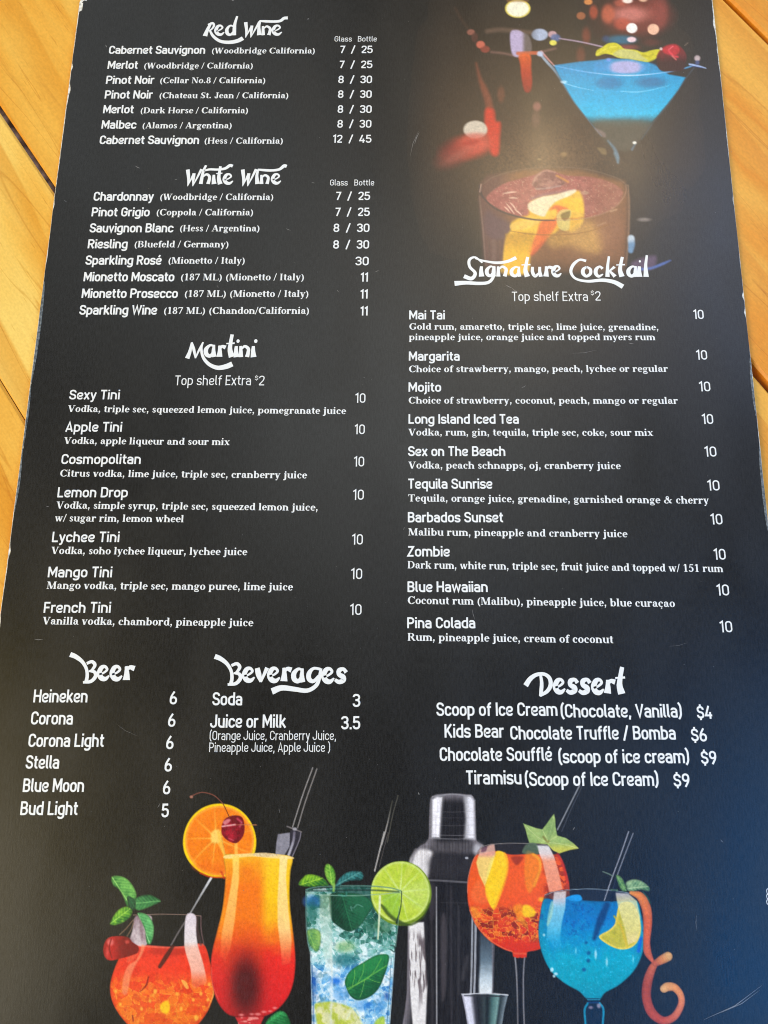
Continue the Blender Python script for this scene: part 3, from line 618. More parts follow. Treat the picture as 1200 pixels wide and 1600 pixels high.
b_.stroke([(256, 128, 12), (252, 180, 16), (225, 215, 18), (170, 222, 20), (100, 218, 22), (36, 222, 30)])
b_.letter('n', 268, 125, 60, 60); b_.letter('a', 340, 128, 62, 58); b_.letter('t', 405, 122, 50, 64); b_.letter('u', 458, 128, 60, 58)
b_.letter('r', 524, 125, 55, 60); b_.letter('e', 572, 122, 54, 64)
b_.stroke([(762, 98, 16), (725, 92, 14), (690, 120, 18), (678, 160, 16), (705, 196, 14), (770, 210, 16), (850, 204, 20), (915, 214, 24), (965, 240, 28)])
b_.letter('o', 735, 125, 60, 62); b_.letter('c', 805, 125, 52, 62); b_.letter('k', 868, 125, 58, 62); b_.letter('t', 928, 122, 48, 64)
b_.letter('a', 985, 125, 60, 62); b_.letter('i', 1040, 125, 28, 62); b_.dot(1058, 100, 7); b_.letter('l', 1068, 125, 48, 62)
heading('signature', b_, 'brush lettered heading reading Signature Cocktail')
b_ = Brush(90, 1000, 6)
def bev_B(b, x, y, k):
    b.stroke([(x, y, 46 * k), (x + 50 * k, y + 20 * k, 42 * k), (x + 110 * k, y + 65 * k, 34 * k), (x + 150 * k, y + 130 * k, 30 * k), (x + 160 * k, y + 200 * k, 32 * k), (x + 148 * k, y + 262 * k, 34 * k)])
    b.stroke([(x + 155 * k, y + 85 * k, 26 * k), (x + 205 * k, y + 68 * k, 30 * k), (x + 232 * k, y + 100 * k, 32 * k), (x + 205 * k, y + 145 * k, 24 * k), (x + 175 * k, y + 160 * k, 14 * k)])
    b.stroke([(x + 178 * k, y + 155 * k, 18 * k), (x + 228 * k, y + 165 * k, 30 * k), (x + 238 * k, y + 205 * k, 36 * k), (x + 195 * k, y + 252 * k, 32 * k), (x + 120 * k, y + 262 * k, 22 * k)])
bev_B(b_, 118, 135, 1.0)
b_.letter('e', 375, 238, 112, 140); b_.letter('e', 495, 238, 112, 142); b_.letter('r', 608, 240, 120, 138)
heading('beer', b_, 'brush lettered heading reading Beer')
b_ = Brush(320, 1000, 5)
bev_B(b_, 78, 128, 0.84)
b_.letter('e', 295, 212, 96, 116); b_.letter('v', 400, 212, 95, 118); b_.letter('e', 492, 212, 96, 118); b_.letter('r', 590, 212, 92, 112); b_.letter('a', 678, 220, 100, 112)
b_.stroke([(905, 228, 20), (850, 222, 22), (815, 260, 36), (815, 305, 36), (850, 322, 28), (890, 280, 20)])
b_.stroke([(908, 222, 20), (896, 290, 28), (870, 355, 30), (800, 395, 32), (700, 384, 36), (600, 374, 42), (524, 402, 50)])
b_.letter('e', 915, 215, 98, 122); b_.letter('s', 1015, 218, 98, 118)
heading('beverages', b_, 'brush lettered heading reading Beverages')
b_ = Brush(800, 1020, 6)
b_.stroke([(128, 308, 48), (170, 245, 42), (230, 205, 34), (300, 200, 32), (350, 235, 36), (362, 300, 38), (330, 360, 34), (262, 402, 26)])
b_.stroke([(268, 210, 24), (278, 280, 32), (274, 350, 34), (266, 408, 26)])
b_.letter('e', 390, 240, 110, 142); b_.letter('s', 508, 240, 115, 142); b_.letter('s', 625, 240, 115, 145); b_.letter('e', 750, 240, 112, 148)
b_.letter('r', 862, 248, 110, 134); b_.letter('t', 968, 240, 92, 148)
heading('dessert', b_, 'brush lettered heading reading Dessert')

def line(kind, head, txt, x0, x1, y, cap, font='sans', weight=1.45, oy=0, ox=0, y1=None):
    """coordinates are twice the photo's, as read off enlargements"""
    ink = Ink(); text_mesh(ink, txt, ox + x0 / 2, ox + x1 / 2, oy + y / 2, cap, font, weight, None if y1 is None else oy + y1 / 2)
    return ink.build(kind, M_WHITE, heads[head])
NM, DS, PR = 'item_name', 'item_description', 'item_price'
for head, oy, rows in (('red', 0, [
    ('Cabernet Sauvignon', 340, 640, 168, '(Woodbridge California)', 660, 985, 167, '7  /  25', 1062, 1164, 166),
    ('Merlot', 336, 429, 215, '(Woodbridge / California)', 448, 791, 214, '7  /  25', 1060, 1163, 213),
    ('Pinot Noir', 331, 480, 262, '(Cellar No.8 / California)', 498, 830, 260, '8  /  30', 1057, 1162, 260),
    ('Pinot Noir', 327, 475, 308, '(Chateau St. Jean / California)', 496, 902, 307, '8  /  30', 1056, 1161, 306),
    ('Merlot', 322, 416, 354, '(Dark Horse / California)', 437, 776, 354, '8  /  30', 1055, 1161, 353),
    ('Malbec', 317, 424, 402, '(Alamos / Argentina)', 443, 725, 401, '8  /  30', 1054, 1160, 399),
    ('Cabernet Sauvignon', 311, 621, 450, '(Hess / California)', 637, 885, 449, '12  /  45', 1040, 1160, 446)]),
    ('white', 0, [
    ('Chardonnay', 292, 478, 627, '(Woodbridge / California)', 498, 855, 625, '7  /  25', 1049, 1156, 625),
    ('Pinot Grigio', 286, 466, 676, '(Coppola / California)', 487, 792, 673, '7  /  25', 1047, 1155, 675),
    ('Sauvignon Blanc', 280, 540, 726, '(Hess / Argentina)', 560, 812, 723, '8  /  30', 1042, 1154, 725),
    ('Riesling', 274, 397, 776, '(Bluefeld / Germany)', 418, 715, 773, '8  /  30', 1041, 1153, 777),
    ('Sparkling Rosé', 267, 503, 827, '(Mionetto / Italy)', 524, 766, 824, '30', 1111, 1152, 829),
    ('Mionetto Moscato', 261, 543, 879, '(187 ML) (Mionetto / Italy)', 563, 951, 876, '11', 1127, 1150, 880),
    ('Mionetto Prosecco', 255, 554, 931, '(187 ML) (Mionetto / Italy)', 575, 965, 928, '11', 1126, 1149, 933),
    ('Sparkling Wine', 248, 489, 983, '(187 ML) (Chandon/California)', 510, 967, 981, '11', 1126, 1149, 986)])):
    for n_, a, b, y, d_, c, d, y2, p_, e, f, y3 in rows:
        line(NM, head, n_, a, b, y, 4.15, weight=1.7); line(DS, head, d_, c, d, y2, 2.95, 'serif'); line(PR, head, p_, e, f, y3, 3.85, weight=1.5)
for head, ws in (('red', (1045, 1099, 1118, 1177, 130)), ('white', (1031, 1086, 1107, 1169, 580))):
    line('column_label', head, 'Glass', ws[0], ws[1], ws[4], 2.9, weight=1.0); line('column_label', head, 'Bottle', ws[2], ws[3], ws[4], 2.9, weight=1.0)
line('subheading', 'martini', 'Top shelf Extra', 546, 784, 204, 4.2, weight=.95, oy=500)
line('subheading', 'martini', '$', 796, 807, 188, 1.9, weight=1.0, oy=500); line('subheading', 'martini', '2', 808, 826, 205, 4.2, weight=.95, oy=500)
line('subheading', 'signature', 'Top shelf Extra', 400, 638, 941, 4.2, weight=.95, ox=600)
line('subheading', 'signature', '$', 646, 657, 922, 1.9, weight=1.0, ox=600); line('subheading', 'signature', '2', 660, 678, 940, 4.2, weight=.95, ox=600)
for n_, a, b, y, ds, pr in (
    ('Sexy Tini', 216, 373, 248, [('Vodka, triple sec, squeezed lemon juice, pomegranate juice', 211, 1081, 287, 294)], (1110, 1142, 259)),
    ('Apple Tini', 204, 380, 349, [('Vodka, apple liqueur and sour mix', 199, 717, 387, 391)], (1108, 1140, 357)),
    ('Cosmopolitan', 191, 439, 450, [('Citrus vodka, lime juice, triple sec, cranberry juice', 186, 959, 489, 495)], (1106, 1138, 458)),
    ('Lemon Drop', 179, 398, 554, [('Vodka, simple syrup, triple sec, squeezed lemon juice,', 175, 994, 589, 596), ('w/ sugar rim, lemon wheel', 171, 574, 629, 632)], (1103, 1137, 562)),
    ('Lychee Tini', 162, 372, 694, [('Vodka, soho lychee liqueur, lychee juice', 159, 772, 731, 735)], (1100, 1134, 702)),
    ('Mango Tini', 149, 349, 804, [('Mango vodka, triple sec, mango puree, lime juice', 145, 915, 840, 845)], (1097, 1132, 810)),
    ('French Tini', 136, 345, 915, [('Vanilla vodka, chambord, pineapple juice', 132, 791, 951, 957)], (1094, 1130, 922))):
    line(NM, 'martini', n_, a, b, y, 3.95, weight=1.6, oy=500)
    for t, c, d, y2, y3 in ds: line(DS, 'martini', t, c, d, y2, 2.7, 'serif', oy=500, y1=y3)
    line(PR, 'martini', '10', pr[0], pr[1], pr[2], 4.0, weight=1.1, oy=500)
for n_, a, b, y, ds, pr in (
    ('Mai Tai', 79, 190, -2, [('Gold rum, amaretto, triple sec, lime juice, grenadine,', 78, 859, 30, 32), ('pineapple juice, orange juice and topped myers rum', 78, 848, 63, 63)], (968, 1000, -3)),
    ('Margarita', 78, 236, 127, [('Choice of strawberry, mango, peach, lychee or regular', 77, 888, 163, 162)], (977, 1011, 124)),
    ('Mojito', 77, 178, 224, [('Choice of strawberry, coconut, peach, mango or regular', 76, 919, 261, 262)], (986, 1021, 223)),
    ('Long Island Iced Tea', 77, 421, 324, [('Vodka, rum, gin, tequila, triple sec, coke, sour mix', 76, 841, 361, 362)], (995, 1030, 325)),
    ('Sex on The Beach', 76, 379, 425, [('Vodka, peach schnapps, oj, cranberry juice', 76, 740, 464, 466)], (1003, 1040, 427)),
    ('Tequila Sunrise', 76, 338, 527, [('Tequila, orange juice, grenadine, garnished orange & cherry', 75, 1016, 567, 574)], (1012, 1050, 533)),
    ('Barbados Sunset', 75, 372, 632, [('Malibu rum, pineapple and cranberry juice', 75, 761, 673, 679)], (1022, 1059, 639)),
    ('Zombie', 74, 205, 739, [('Dark rum, white run, triple sec, fruit juice and topped w/ 151 rum', 73, 1060, 776, 788)], (1032, 1069, 749)),
    ('Blue Hawaiian', 74, 324, 850, [('Coconut rum (Malibu), pineapple juice, blue curaçao', 73, 910, 887, 897)], (1041, 1080, 861)),
    ('Pina Colada', 73, 285, 963, [('Rum, pineapple juice, cream of coconut', 73, 717, 1002, 1010)], (1051, 1090, 976))):
    line(NM, 'signature', n_, a, b, y, 3.85, weight=1.65, oy=500, ox=600)
    for t, c, d, y2, y3 in ds: line(DS, 'signature', t, c, d, y2, 2.7, 'serif', oy=500, ox=600, y1=y3)
    line(PR, 'signature', '10', pr[0], pr[1], pr[2], 4.0, weight=1.25, oy=500, ox=600)
for n_, a, b, y, p_, c, d, y2, hd in (('Heineken', 104, 272, 195, '6', 530, 552, 201, 'beer'), ('Corona', 96, 226, 264, '6', 525, 547, 271, 'beer'),
    ('Corona Light', 88, 323, 334, '6', 519, 541, 341, 'beer'), ('Stella', 80, 183, 402, '6', 514, 536, 411, 'beer'), ('Blue Moon', 71, 261, 475, '6', 509, 531, 482, 'beer'),
    ('Bud Light', 63, 241, 547, '5', 505, 526, 554, 'beer'), ('Soda', 664, 756, 204, '3', 1103, 1125, 209, 'beverages'), ('Juice or Milk', 658, 892, 274, '3.5', 1067, 1125, 279, 'beverages')):
    line(NM, hd, n_, a, b, y, 4.45, weight=1.5, oy=1000); line(PR, hd, p_, c, d, y2, 4.4, weight=1.5, oy=1000)
line(DS, 'beverages', '(Orange Juice, Cranberry Juice,', 654, 1050, 313, 3.2, weight=.9, oy=1000); line(DS, 'beverages', 'Pineapple Juice, Apple Juice )', 653, 1032, 350, 3.2, weight=.9, oy=1000)
for t, a, b, y, c, k in (('Scoop of Ice Cream', 165, 542, 237, 4.5, NM), ('(Chocolate, Vanilla)', 553, 932, 242, 4.5, DS), ('$4', 980, 1027, 246, 4.3, PR),
    ('Kids Bear', 190, 374, 305, 4.5, NM), ('Chocolate Truffle / Bomba', 396, 912, 311, 4.5, NM), ('$6', 962, 1010, 317, 4.3, PR),
    ('Chocolate Soufflé', 175, 525, 378, 4.5, NM), ('(scoop of ice cream)', 546, 955, 385, 4.5, DS), ('$9', 993, 1040, 388, 4.3, PR),
    ('Tiramisu', 257, 430, 451, 4.5, NM), ('(Scoop of Ice Cream)', 441, 859, 456, 4.5, DS), ('$9', 907, 956, 459, 4.3, PR)):
    line(k, 'dessert', t, a, b, y, c, weight=1.5, ox=600, oy=1000)
# small print running down the right margin, only its edge inside the picture
ink = Ink()
for y_, kind in ((1388.5, 'O'), (1397.0, 'U'), (1405.5, 'U'), (1415.0, 'i')):
    a = np.array(P(1197.6, y_)); r = 0.00155
    pts = {'O': [(0, 0), (2.2, 0), (2.2, -1.6), (0, -1.6)], 'U': [(2.2, 0), (0, 0), (0, -1.5), (2.2, -1.5)], 'i': [(0.6, -.2), (2.2, -.2)]}[kind]
    pp = rounded(pts, .6, kind == 'O') if kind != 'i' else pts
    ink.quads(ribbon([(a[0] + x * 0.001, a[1] + y * 0.001) for x, y in pp], 0.00019, kind == 'O'))
ink.build('margin_print', M_WHITE, menu)
# scuffs and specks of dust on the face
ink = Ink()
def scuff(x0, y0, x1, y1, w=0.6):
    a, b = np.array(P(x0, y0)), np.array(P(x1, y1)); m_ = (a + b) / 2 + np.array([b[1] - a[1], a[0] - b[0]]) * 0.05
    ink.quads(ribbon([tuple(a), tuple(m_), tuple(b)], [0.00005 * w, 0.00022 * w, 0.00004 * w]))
for s_ in ((654, 205, 641, 244, .7), (655, 207, 648, 225, 1.2), (1100, 1593, 1190, 1540, 1.0), (1127, 1582, 1187, 1547, .8), (54, 999, 67, 999, 1.0), (100, 313, 104, 315, .8), (72, 791, 77, 791, .9),
           (480, 30, 483, 29, 2.2), (362, 1, 366, 0, 2), (165, 70, 167, 74, 1.5), (211, 259, 219, 263, 1.2), (273, 281, 277, 280, 1.2), (447, 357, 454, 360, .9), (487, 285, 492, 286, .9), (586, 425, 592, 422, .8),
           (527, 453, 529, 456, 1), (340, 446, 341, 450, .8), (893, 552, 932, 547, .5), (815, 606, 822, 602, .8), (982, 536, 990, 537, .9), (630, 828, 632, 823, .8), (985, 881, 990, 883, .9), (246, 1262, 250, 1255, .8),
           (790, 445, 800, 450, 1.1), (800, 450, 808, 456, .8), (895, 1297, 898, 1292, .9), (1126, 1312, 1130, 1316, .9), (1088, 1430, 1089, 1455, .5), (654, 1238, 655, 1242, 1.6), (738, 952, 742, 968, .7), (436, 1263, 437, 1270, .6), (1045, 1010, 1075, 1004, .3), (180, 1130, 215, 1150, .3)):
    scuff(*s_)
for _ in range(150):
    x, y = rng.uniform(100, 1150), rng.uniform(5, 1580); a = rng.uniform(0, 6.28); l = rng.uniform(.5, 2.0)
    scuff(x, y, x + l * math.cos(a), y + l * math.sin(a), rng.uniform(.35, .8))
tag(ink.build('scuffs', M_SCRATCH, menu), kind='stuff')
# ------------------------------------------------------------------ printed pictures
# Each picture is part of the print: a fine sheet of cells lying on the black face, every corner of a cell carrying its own ink colour.
BLACK = np.array(INK_BLACK)
def hash2(ix, iy, s):
    h = np.sin(ix * 127.1 + iy * 311.7 + s * 74.7) * 43758.5453
    return h - np.floor(h)
def vnoise(x, y, s=0):
    ix, iy = np.floor(x), np.floor(y); fx, fy = x - ix, y - iy
    fx, fy = fx * fx * (3 - 2 * fx), fy * fy * (3 - 2 * fy)
    a, b = hash2(ix, iy, s), hash2(ix + 1, iy, s); c, d = hash2(ix, iy + 1, s), hash2(ix + 1, iy + 1, s)
    return (a + (b - a) * fx) * (1 - fy) + (c + (d - c) * fx) * fy
def fbm(x, y, s=0, o=4):
    v, a, t = 0, 0.5, 0
    for k in range(o): v = v + a * vnoise(x * 2 ** k, y * 2 ** k, s + k * 9); t += a; a *= 0.55
    return v / t
def shards(x, y, s=0):
    """flat facets with bright seams, as crushed ice prints: facet value, distance to seam"""
    x = x + 1.2 * (fbm(x * .7, y * .7, s + 40, 2) - .5); y = y + 1.2 * (fbm(x * .7, y * .7, s + 50, 2) - .5)
    ix, iy = np.floor(x), np.floor(y); d1 = np.full(x.shape, 9.); d2 = d1.copy(); val = np.zeros(x.shape)
    for i in (-1, 0, 1):
        for j in (-1, 0, 1):
            cx, cy = ix + i, iy + j; px, py = cx + hash2(cx, cy, s), cy + hash2(cx, cy, s + 5)
            d = np.hypot(px - x, py - y); v = hash2(cx, cy, s + 11); n = d < d1
            d2 = np.where(n, d1, np.minimum(d2, d)); val = np.where(n, v, val); d1 = np.where(n, d, d1)
    return val, d2 - d1
def smooth(t): t = np.clip(t, 0, 1); return t * t * (3 - 2 * t)
def lerp(a, b, t): return a + (b - a) * t[..., None]
def C(*c): return np.array(c, float)
def grad(v, stops):
    """colour ramp over an array"""
    xs = [s[0] for s in stops]; return np.stack([np.interp(v, xs, [s[1][k] for s in stops]) for k in range(3)], -1)

class Canvas:
    def __init__(s, x0, x1, y0, y1, step):
        s.nx = int((x1 - x0) / step) + 1; s.ny = int((y1 - y0) / step) + 1
        s.gx = x0 + np.arange(s.nx) * step; s.gy = y1 - np.arange(s.ny) * step
        s.SX, s.SY = np.meshgrid(s.gx, s.gy); s.X, s.Y = to_px(s.SX, s.SY)
        s.rgb = np.zeros((s.ny, s.nx, 3)); s.a = np.zeros((s.ny, s.nx)); s.id = np.zeros((s.ny, s.nx), int); s.names = ['']; s.cur = 0
    def use(s, name):
        if name not in s.names: s.names.append(name)
        s.cur = s.names.index(name)
    def window(s, xa, xb, ya, yb):
        q = [P(x, y) for x in (xa, xb) for y in (ya, yb)]
        xs = [p[0] for p in q]; ys = [p[1] for p in q]
        i0, i1 = np.searchsorted(s.gx, min(xs)), np.searchsorted(s.gx, max(xs)) + 1
        j0, j1 = np.searchsorted(-s.gy, -max(ys)), np.searchsorted(-s.gy, -min(ys)) + 1
        return slice(max(0, j0 - 1), min(s.ny, j1)), slice(max(0, i0 - 1), min(s.nx, i1))
    def put(s, w, m, col):
        m = np.clip(m, 0, 1)
        a0 = s.a[w]; a1 = m + a0 * (1 - m); k = np.where(a1 > 1e-4, m / np.maximum(a1, 1e-4), 0)
        s.rgb[w] = s.rgb[w] * (1 - k[..., None]) + col * k[..., None]; s.a[w] = a1
        s.id[w] = np.where((m > 0.5) | ((m > 0.03) & (s.id[w] == 0)), s.cur, s.id[w])
    def fill(s, pts, col, a=1.0, soft=0.9, curve=True, closed=True, clip=None):
        p = catmull_closed(pts) if curve else np.array(pts, float)
        mg = soft * 2.2 + 2
        w = s.window(p[:, 0].min() - mg, p[:, 0].max() + mg, p[:, 1].min() - mg, p[:, 1].max() + mg)
        X, Y = s.X[w], s.Y[w]
        if X.size == 0: return
        ins = np.zeros(X.shape, bool); D = np.full(X.shape, 1e9); n = len(p)
        for i in range(n):
            x0, y0 = p[i]; x1, y1 = p[(i + 1) % n]
            if y0 != y1: ins ^= ((y0 > Y) != (y1 > Y)) & (X < (x1 - x0) * (Y - y0) / (y1 - y0) + x0)
            dx, dy = x1 - x0, y1 - y0; l2 = dx * dx + dy * dy + 1e-12
            t = np.clip(((X - x0) * dx + (Y - y0) * dy) / l2, 0, 1); D = np.minimum(D, (X - x0 - t * dx) ** 2 + (Y - y0 - t * dy) ** 2)
        sd = np.sqrt(D) * np.where(ins, 1, -1); m = smooth(0.5 + sd / (2 * soft))
        if clip is not None: m = m * clip(X, Y)
        al = a(X, Y) if callable(a) else a
        c = col(X, Y, sd) if callable(col) else np.array(col, float) + np.zeros(X.shape + (3,))
        s.put(w, m * al, c)
    def line(s, pts, width, col, a=1.0, soft=0.8, curve=True, clip=None):
        """pts (x, y[, w]) ; width used when no per-point width"""
        q = np.array([tuple(t) + (() if len(t) == 3 else (width,)) for t in pts], float)
        if curve and len(q) > 2: q = catmull(q, 6)
        mg = q[:, 2].max() / 2 + soft * 2 + 2
        w = s.window(q[:, 0].min() - mg, q[:, 0].max() + mg, q[:, 1].min() - mg, q[:, 1].max() + mg); X, Y = s.X[w], s.Y[w]
        if X.size == 0: return
        best = np.full(X.shape, -1e9); U = np.zeros(X.shape); V = np.zeros(X.shape); tot = len(q) - 1
        for i in range(tot):
            x0, y0, w0 = q[i]; x1, y1, w1 = q[i + 1]; dx, dy = x1 - x0, y1 - y0; l2 = dx * dx + dy * dy + 1e-12
            t = np.clip(((X - x0) * dx + (Y - y0) * dy) / l2, 0, 1)
            d = np.hypot(X - x0 - t * dx, Y - y0 - t * dy); sg = np.sign((X - x0) * dy - (Y - y0) * dx)
            v = (w0 + (w1 - w0) * t) / 2 - d; n = v > best
            best = np.where(n, v, best); U = np.where(n, (i + t) / tot, U); V = np.where(n, sg * d / np.maximum((w0 + (w1 - w0) * t) / 2, .1), V)
        m = smooth(0.5 + best / (2 * soft))
        if clip is not None: m = m * clip(X, Y)
        al = a(U, V) if callable(a) else a
        c = col(U, V) if callable(col) else np.array(col, float) + np.zeros(X.shape + (3,))
        s.put(w, m * al, c)
    def ell(s, cx, cy, rx, ry, col, a=1.0, soft=1.0, rot=0.0, clip=None):
        mg = soft + 2; r = max(rx, ry) + mg
        w = s.window(cx - r, cx + r, cy - r, cy + r); X, Y = s.X[w], s.Y[w]
        if X.size == 0: return
        c_, s_ = math.cos(rot), math.sin(rot); x, y = (X - cx) * c_ + (Y - cy) * s_, -(X - cx) * s_ + (Y - cy) * c_
        d = np.hypot(x / rx, y / ry); m = smooth(0.5 + (1 - d) * min(rx, ry) / (2 * soft))
        if clip is not None: m = m * clip(X, Y)
        cc = col(x / rx, y / ry) if callable(col) else np.array(col, float) + np.zeros(X.shape + (3,))
        s.put(w, m * a, cc)
    def build(s, parts, z=0.000007):
        """parts: name -> (object name, parent name or None, label)"""
        g = fbm(s.X / 3.0, s.Y / 3.0, 77, 2) - .5
        g2 = hash2(np.floor(s.X * .9), np.floor(s.Y * .9), 3) - .5; rgb = np.clip(s.rgb * (1 + 0.14 * g[..., None] + 0.07 * g2[..., None]), 0, 255)
        col = BLACK + (lin(rgb) * 0.95 - BLACK) * s.a[..., None]
        col = np.maximum(col, 0.003)
        made = {}
        cell = np.maximum.reduce([s.a[:-1, :-1], s.a[1:, :-1], s.a[:-1, 1:], s.a[1:, 1:]]) > 0.012
        ids = np.maximum.reduce([s.id[:-1, :-1], s.id[1:, :-1], s.id[:-1, 1:], s.id[1:, 1:]])
        ids = np.where(s.id[:-1, :-1] > 0, s.id[:-1, :-1], ids)
        for nm in parts:
            if nm not in s.names: continue
            k = s.names.index(nm)
            jj, ii = np.nonzero(cell & (ids == k))
            if len(jj) == 0: continue
            a = jj * s.nx + ii; q = np.stack([a, a + s.nx, a + s.nx + 1, a + 1], 1)
            used, inv = np.unique(q, return_inverse=True); q = inv.reshape(q.shape)
            me = bpy.data.meshes.new(parts[nm][0]); nv, nf = len(used), len(q)
            co = np.empty((nv, 3), np.float32); co[:, 0] = s.SX.ravel()[used]; co[:, 1] = s.SY.ravel()[used]; co[:, 2] = ZC + z
            me.vertices.add(nv); me.vertices.foreach_set('co', co.ravel())
            me.loops.add(nf * 4); me.loops.foreach_set('vertex_index', q.ravel().astype(np.int32))
            me.polygons.add(nf); me.polygons.foreach_set('loop_start', (np.arange(nf) * 4).astype(np.int32)); me.polygons.foreach_set('loop_total', np.full(nf, 4, np.int32))
            at = me.color_attributes.new('ink', 'FLOAT_COLOR', 'POINT')
            c4 = np.ones((nv, 4), np.float32); c4[:, :3] = col.reshape(-1, 3)[used]; at.data.foreach_set('color', c4.ravel())
            me.update(); me.validate(); me.materials.append(M_PRINT)
            o = bpy.data.objects.new(parts[nm][0], me); COL.objects.link(o); made[nm] = o
            o.parent = menu if parts[nm][1] is None else made[parts[nm][1]]
            if parts[nm][2]: o['label'] = parts[nm][2]
        return made
def catmull_closed(pts, k=5):
    p = np.array(pts, float)[:, :2]; n = len(p); out = []
    for i in range(n):
        a, b, c, d = p[i - 1], p[i], p[(i + 1) % n], p[(i + 2) % n]
        for t in np.linspace(0, 1, k, endpoint=False):
            out.append(0.5 * (2 * b + (-a + c) * t + (2 * a - 5 * b + 4 * c - d) * t * t + (-a + 3 * b - 3 * c + d) * t ** 3))
    return np.array(out)
class Frame:
    """reads coordinates off an enlargement of the survey photo"""
    def __init__(s, cv, ox, oy, k): s.cv, s.ox, s.oy, s.k = cv, ox, oy, k
    def p(s, pts): return [(s.ox + q[0] / s.k, s.oy + q[1] / s.k) + ((q[2] / s.k,) if len(q) > 2 else ()) for q in pts]
    def fill(s, pts, col, **k): s.cv.fill(s.p(pts), col, **k)
    def line(s, pts, w, col, **k): s.cv.line(s.p(pts), w / s.k, col, **k)
    def ell(s, cx, cy, rx, ry, col, **k): s.cv.ell(s.ox + cx / s.k, s.oy + cy / s.k, rx / s.k, ry / s.k, col, **k)
    def X(s, x): return s.ox + x / s.k
    def Y(s, y): return s.oy + y / s.k

def below(y, soft=1.0): return lambda X, Y: smooth(0.5 + (Y - y) / (2 * soft))
def above(y, soft=1.0): return lambda X, Y: smooth(0.5 - (Y - y) / (2 * soft))
def leaf_col(dark, light, sx, sy, ang, vein=None, s=0):
    c_, s_ = math.cos(ang), math.sin(ang)
    def f(X, Y, sd):
        u = (X - sx) * c_ + (Y - sy) * s_; v = -(X - sx) * s_ + (Y - sy) * c_
        n = fbm(X / 6, Y / 6, s); rib = np.abs(((u - np.abs(v) * 0.8) / 5.5) % 1 - .5) * 2
        t = np.clip(0.15 + 0.75 * n + 0.25 * (rib - .5) - 0.02 * v, 0, 1); out = lerp(C(*dark), C(*light), smooth(t))
        mid = np.exp(-(v / 0.8) ** 2) * .7; out = lerp(out, C(*(vein or light)) * 1.08, mid)
        return out * (0.72 + 0.28 * smooth(sd / 3))[..., None]
    return f
def citrus(cx, cy, rx, ry, rind, pith, f1, f2, nseg, rot, rindw, seed=0, shift=(0, 0)):
    def f(X, Y, sd):
        x, y = (X - cx) / rx, (Y - cy) / ry; r = np.hypot(x, y)
        xs, ys = x - shift[0] * (1 - r), y - shift[1] * (1 - r); r2 = np.hypot(xs, ys)
        an = np.arctan2(ys, xs) + rot + 0.06 * (fbm(X / 10, Y / 10, seed) - .5); sg = (an / (2 * math.pi) * nseg) % 1
        edge = np.minimum(sg, 1 - sg) * 2 * math.pi / nseg * r2 * rx
        fib = vnoise(an * 22, r * 3.0, seed + 3); blot = fbm(X / 9, Y / 9, seed + 8)
        flesh = lerp(C(*f1), C(*f2), np.clip(0.65 * blot + 0.45 * fib - .05, 0, 1))
        m = np.exp(-(edge / 1.5) ** 2) * np.clip(1.15 - r2 * .9, 0, 1); m = np.maximum(m, np.exp(-(r2 / 0.10) ** 2))
        out = lerp(flesh, C(*pith), np.clip(m, 0, 1) * .8)
        out = lerp(out, C(*pith), smooth((r - (1 - rindw * 1.9)) / (rindw * .8)) * .55)
        return lerp(out, C(*rind), smooth((r - (1 - rindw)) / (rindw * .5)))
    return f

# ================= the row of drinks along the foot of the sheet
cv = Canvas(-0.1060, 0.1100, -0.2135, -0.1035, 0.00023)
GREY = (150, 146, 146)
# --- cocktail shaker
F = Frame(cv, 600, 1220, 4.21); cv.use('shaker')
def brushed(base, seed=0, amp=16):
    return lambda X, Y, sd: C(*base) + amp * (fbm(X / 1.5, Y / 40, seed, 3) - .5)[..., None]
body = [(128, 2000), (150, 1400), (158, 950), (158, 640), (175, 520), (225, 440), (290, 388), (298, 250), (306, 130), (335, 95), (450, 84), (565, 95), (592, 125), (600, 250), (606, 385), (660, 430), (720, 520), (735, 640), (728, 1000), (716, 1400), (700, 2000)]
def steel(X, Y, sd):
    k = np.clip(sd / 17, 0, 1); t = fbm(X / 1.6, Y / 50, 3, 3) - .5
    return lerp(C(116, 108, 112), C(28, 25, 27), smooth(k)) + 30 * t[..., None]
F.fill(body, steel, soft=1.2)
F.fill([(306, 380), (310, 120), (345, 96), (392, 100), (380, 250), (372, 380)], lambda X, Y, sd: C(246, 238, 238) * (0.5 + 0.5 * smooth(sd / 4.5))[..., None] * (0.86 + .28 * fbm(X / 1.4, Y / 30, 2)[..., None]), soft=3.2, curve=False)
F.fill([(525, 385), (535, 250), (520, 100), (570, 100), (592, 130), (598, 385)], lambda X, Y, sd: C(246, 240, 242) * (0.6 + 0.4 * smooth((X - F.X(520)) / 12))[..., None], a=.92, soft=3.4, curve=False)
F.line([(320, 105), (450, 88), (580, 105)], 7, (150, 146, 148), a=.8)
for yy_, a_ in ((200, .25), (240, .18), (290, .3), (355, .5), (378, .6)): F.line([(300, yy_), (450, yy_ + 5), (602, yy_)], 5, (150, 145, 146), a=a_, soft=.6)
F.fill([(300, 395), (390, 400), (600, 400), (640, 440), (580, 480), (330, 470), (240, 450)], brushed((112, 104, 106), 5, 90), a=.55, soft=6)
F.fill([(600, 420), (650, 435), (680, 500), (640, 520), (590, 470)], (205, 200, 202), a=.75, soft=5)
F.fill([(185, 500), (240, 450), (318, 468), (305, 530), (285, 640), (225, 575), (175, 560)], brushed((226, 217, 212), 6, 60), soft=4)
F.fill([(170, 560), (195, 465), (215, 450), (195, 520), (182, 590)], (130, 122, 122), a=.7, soft=2)
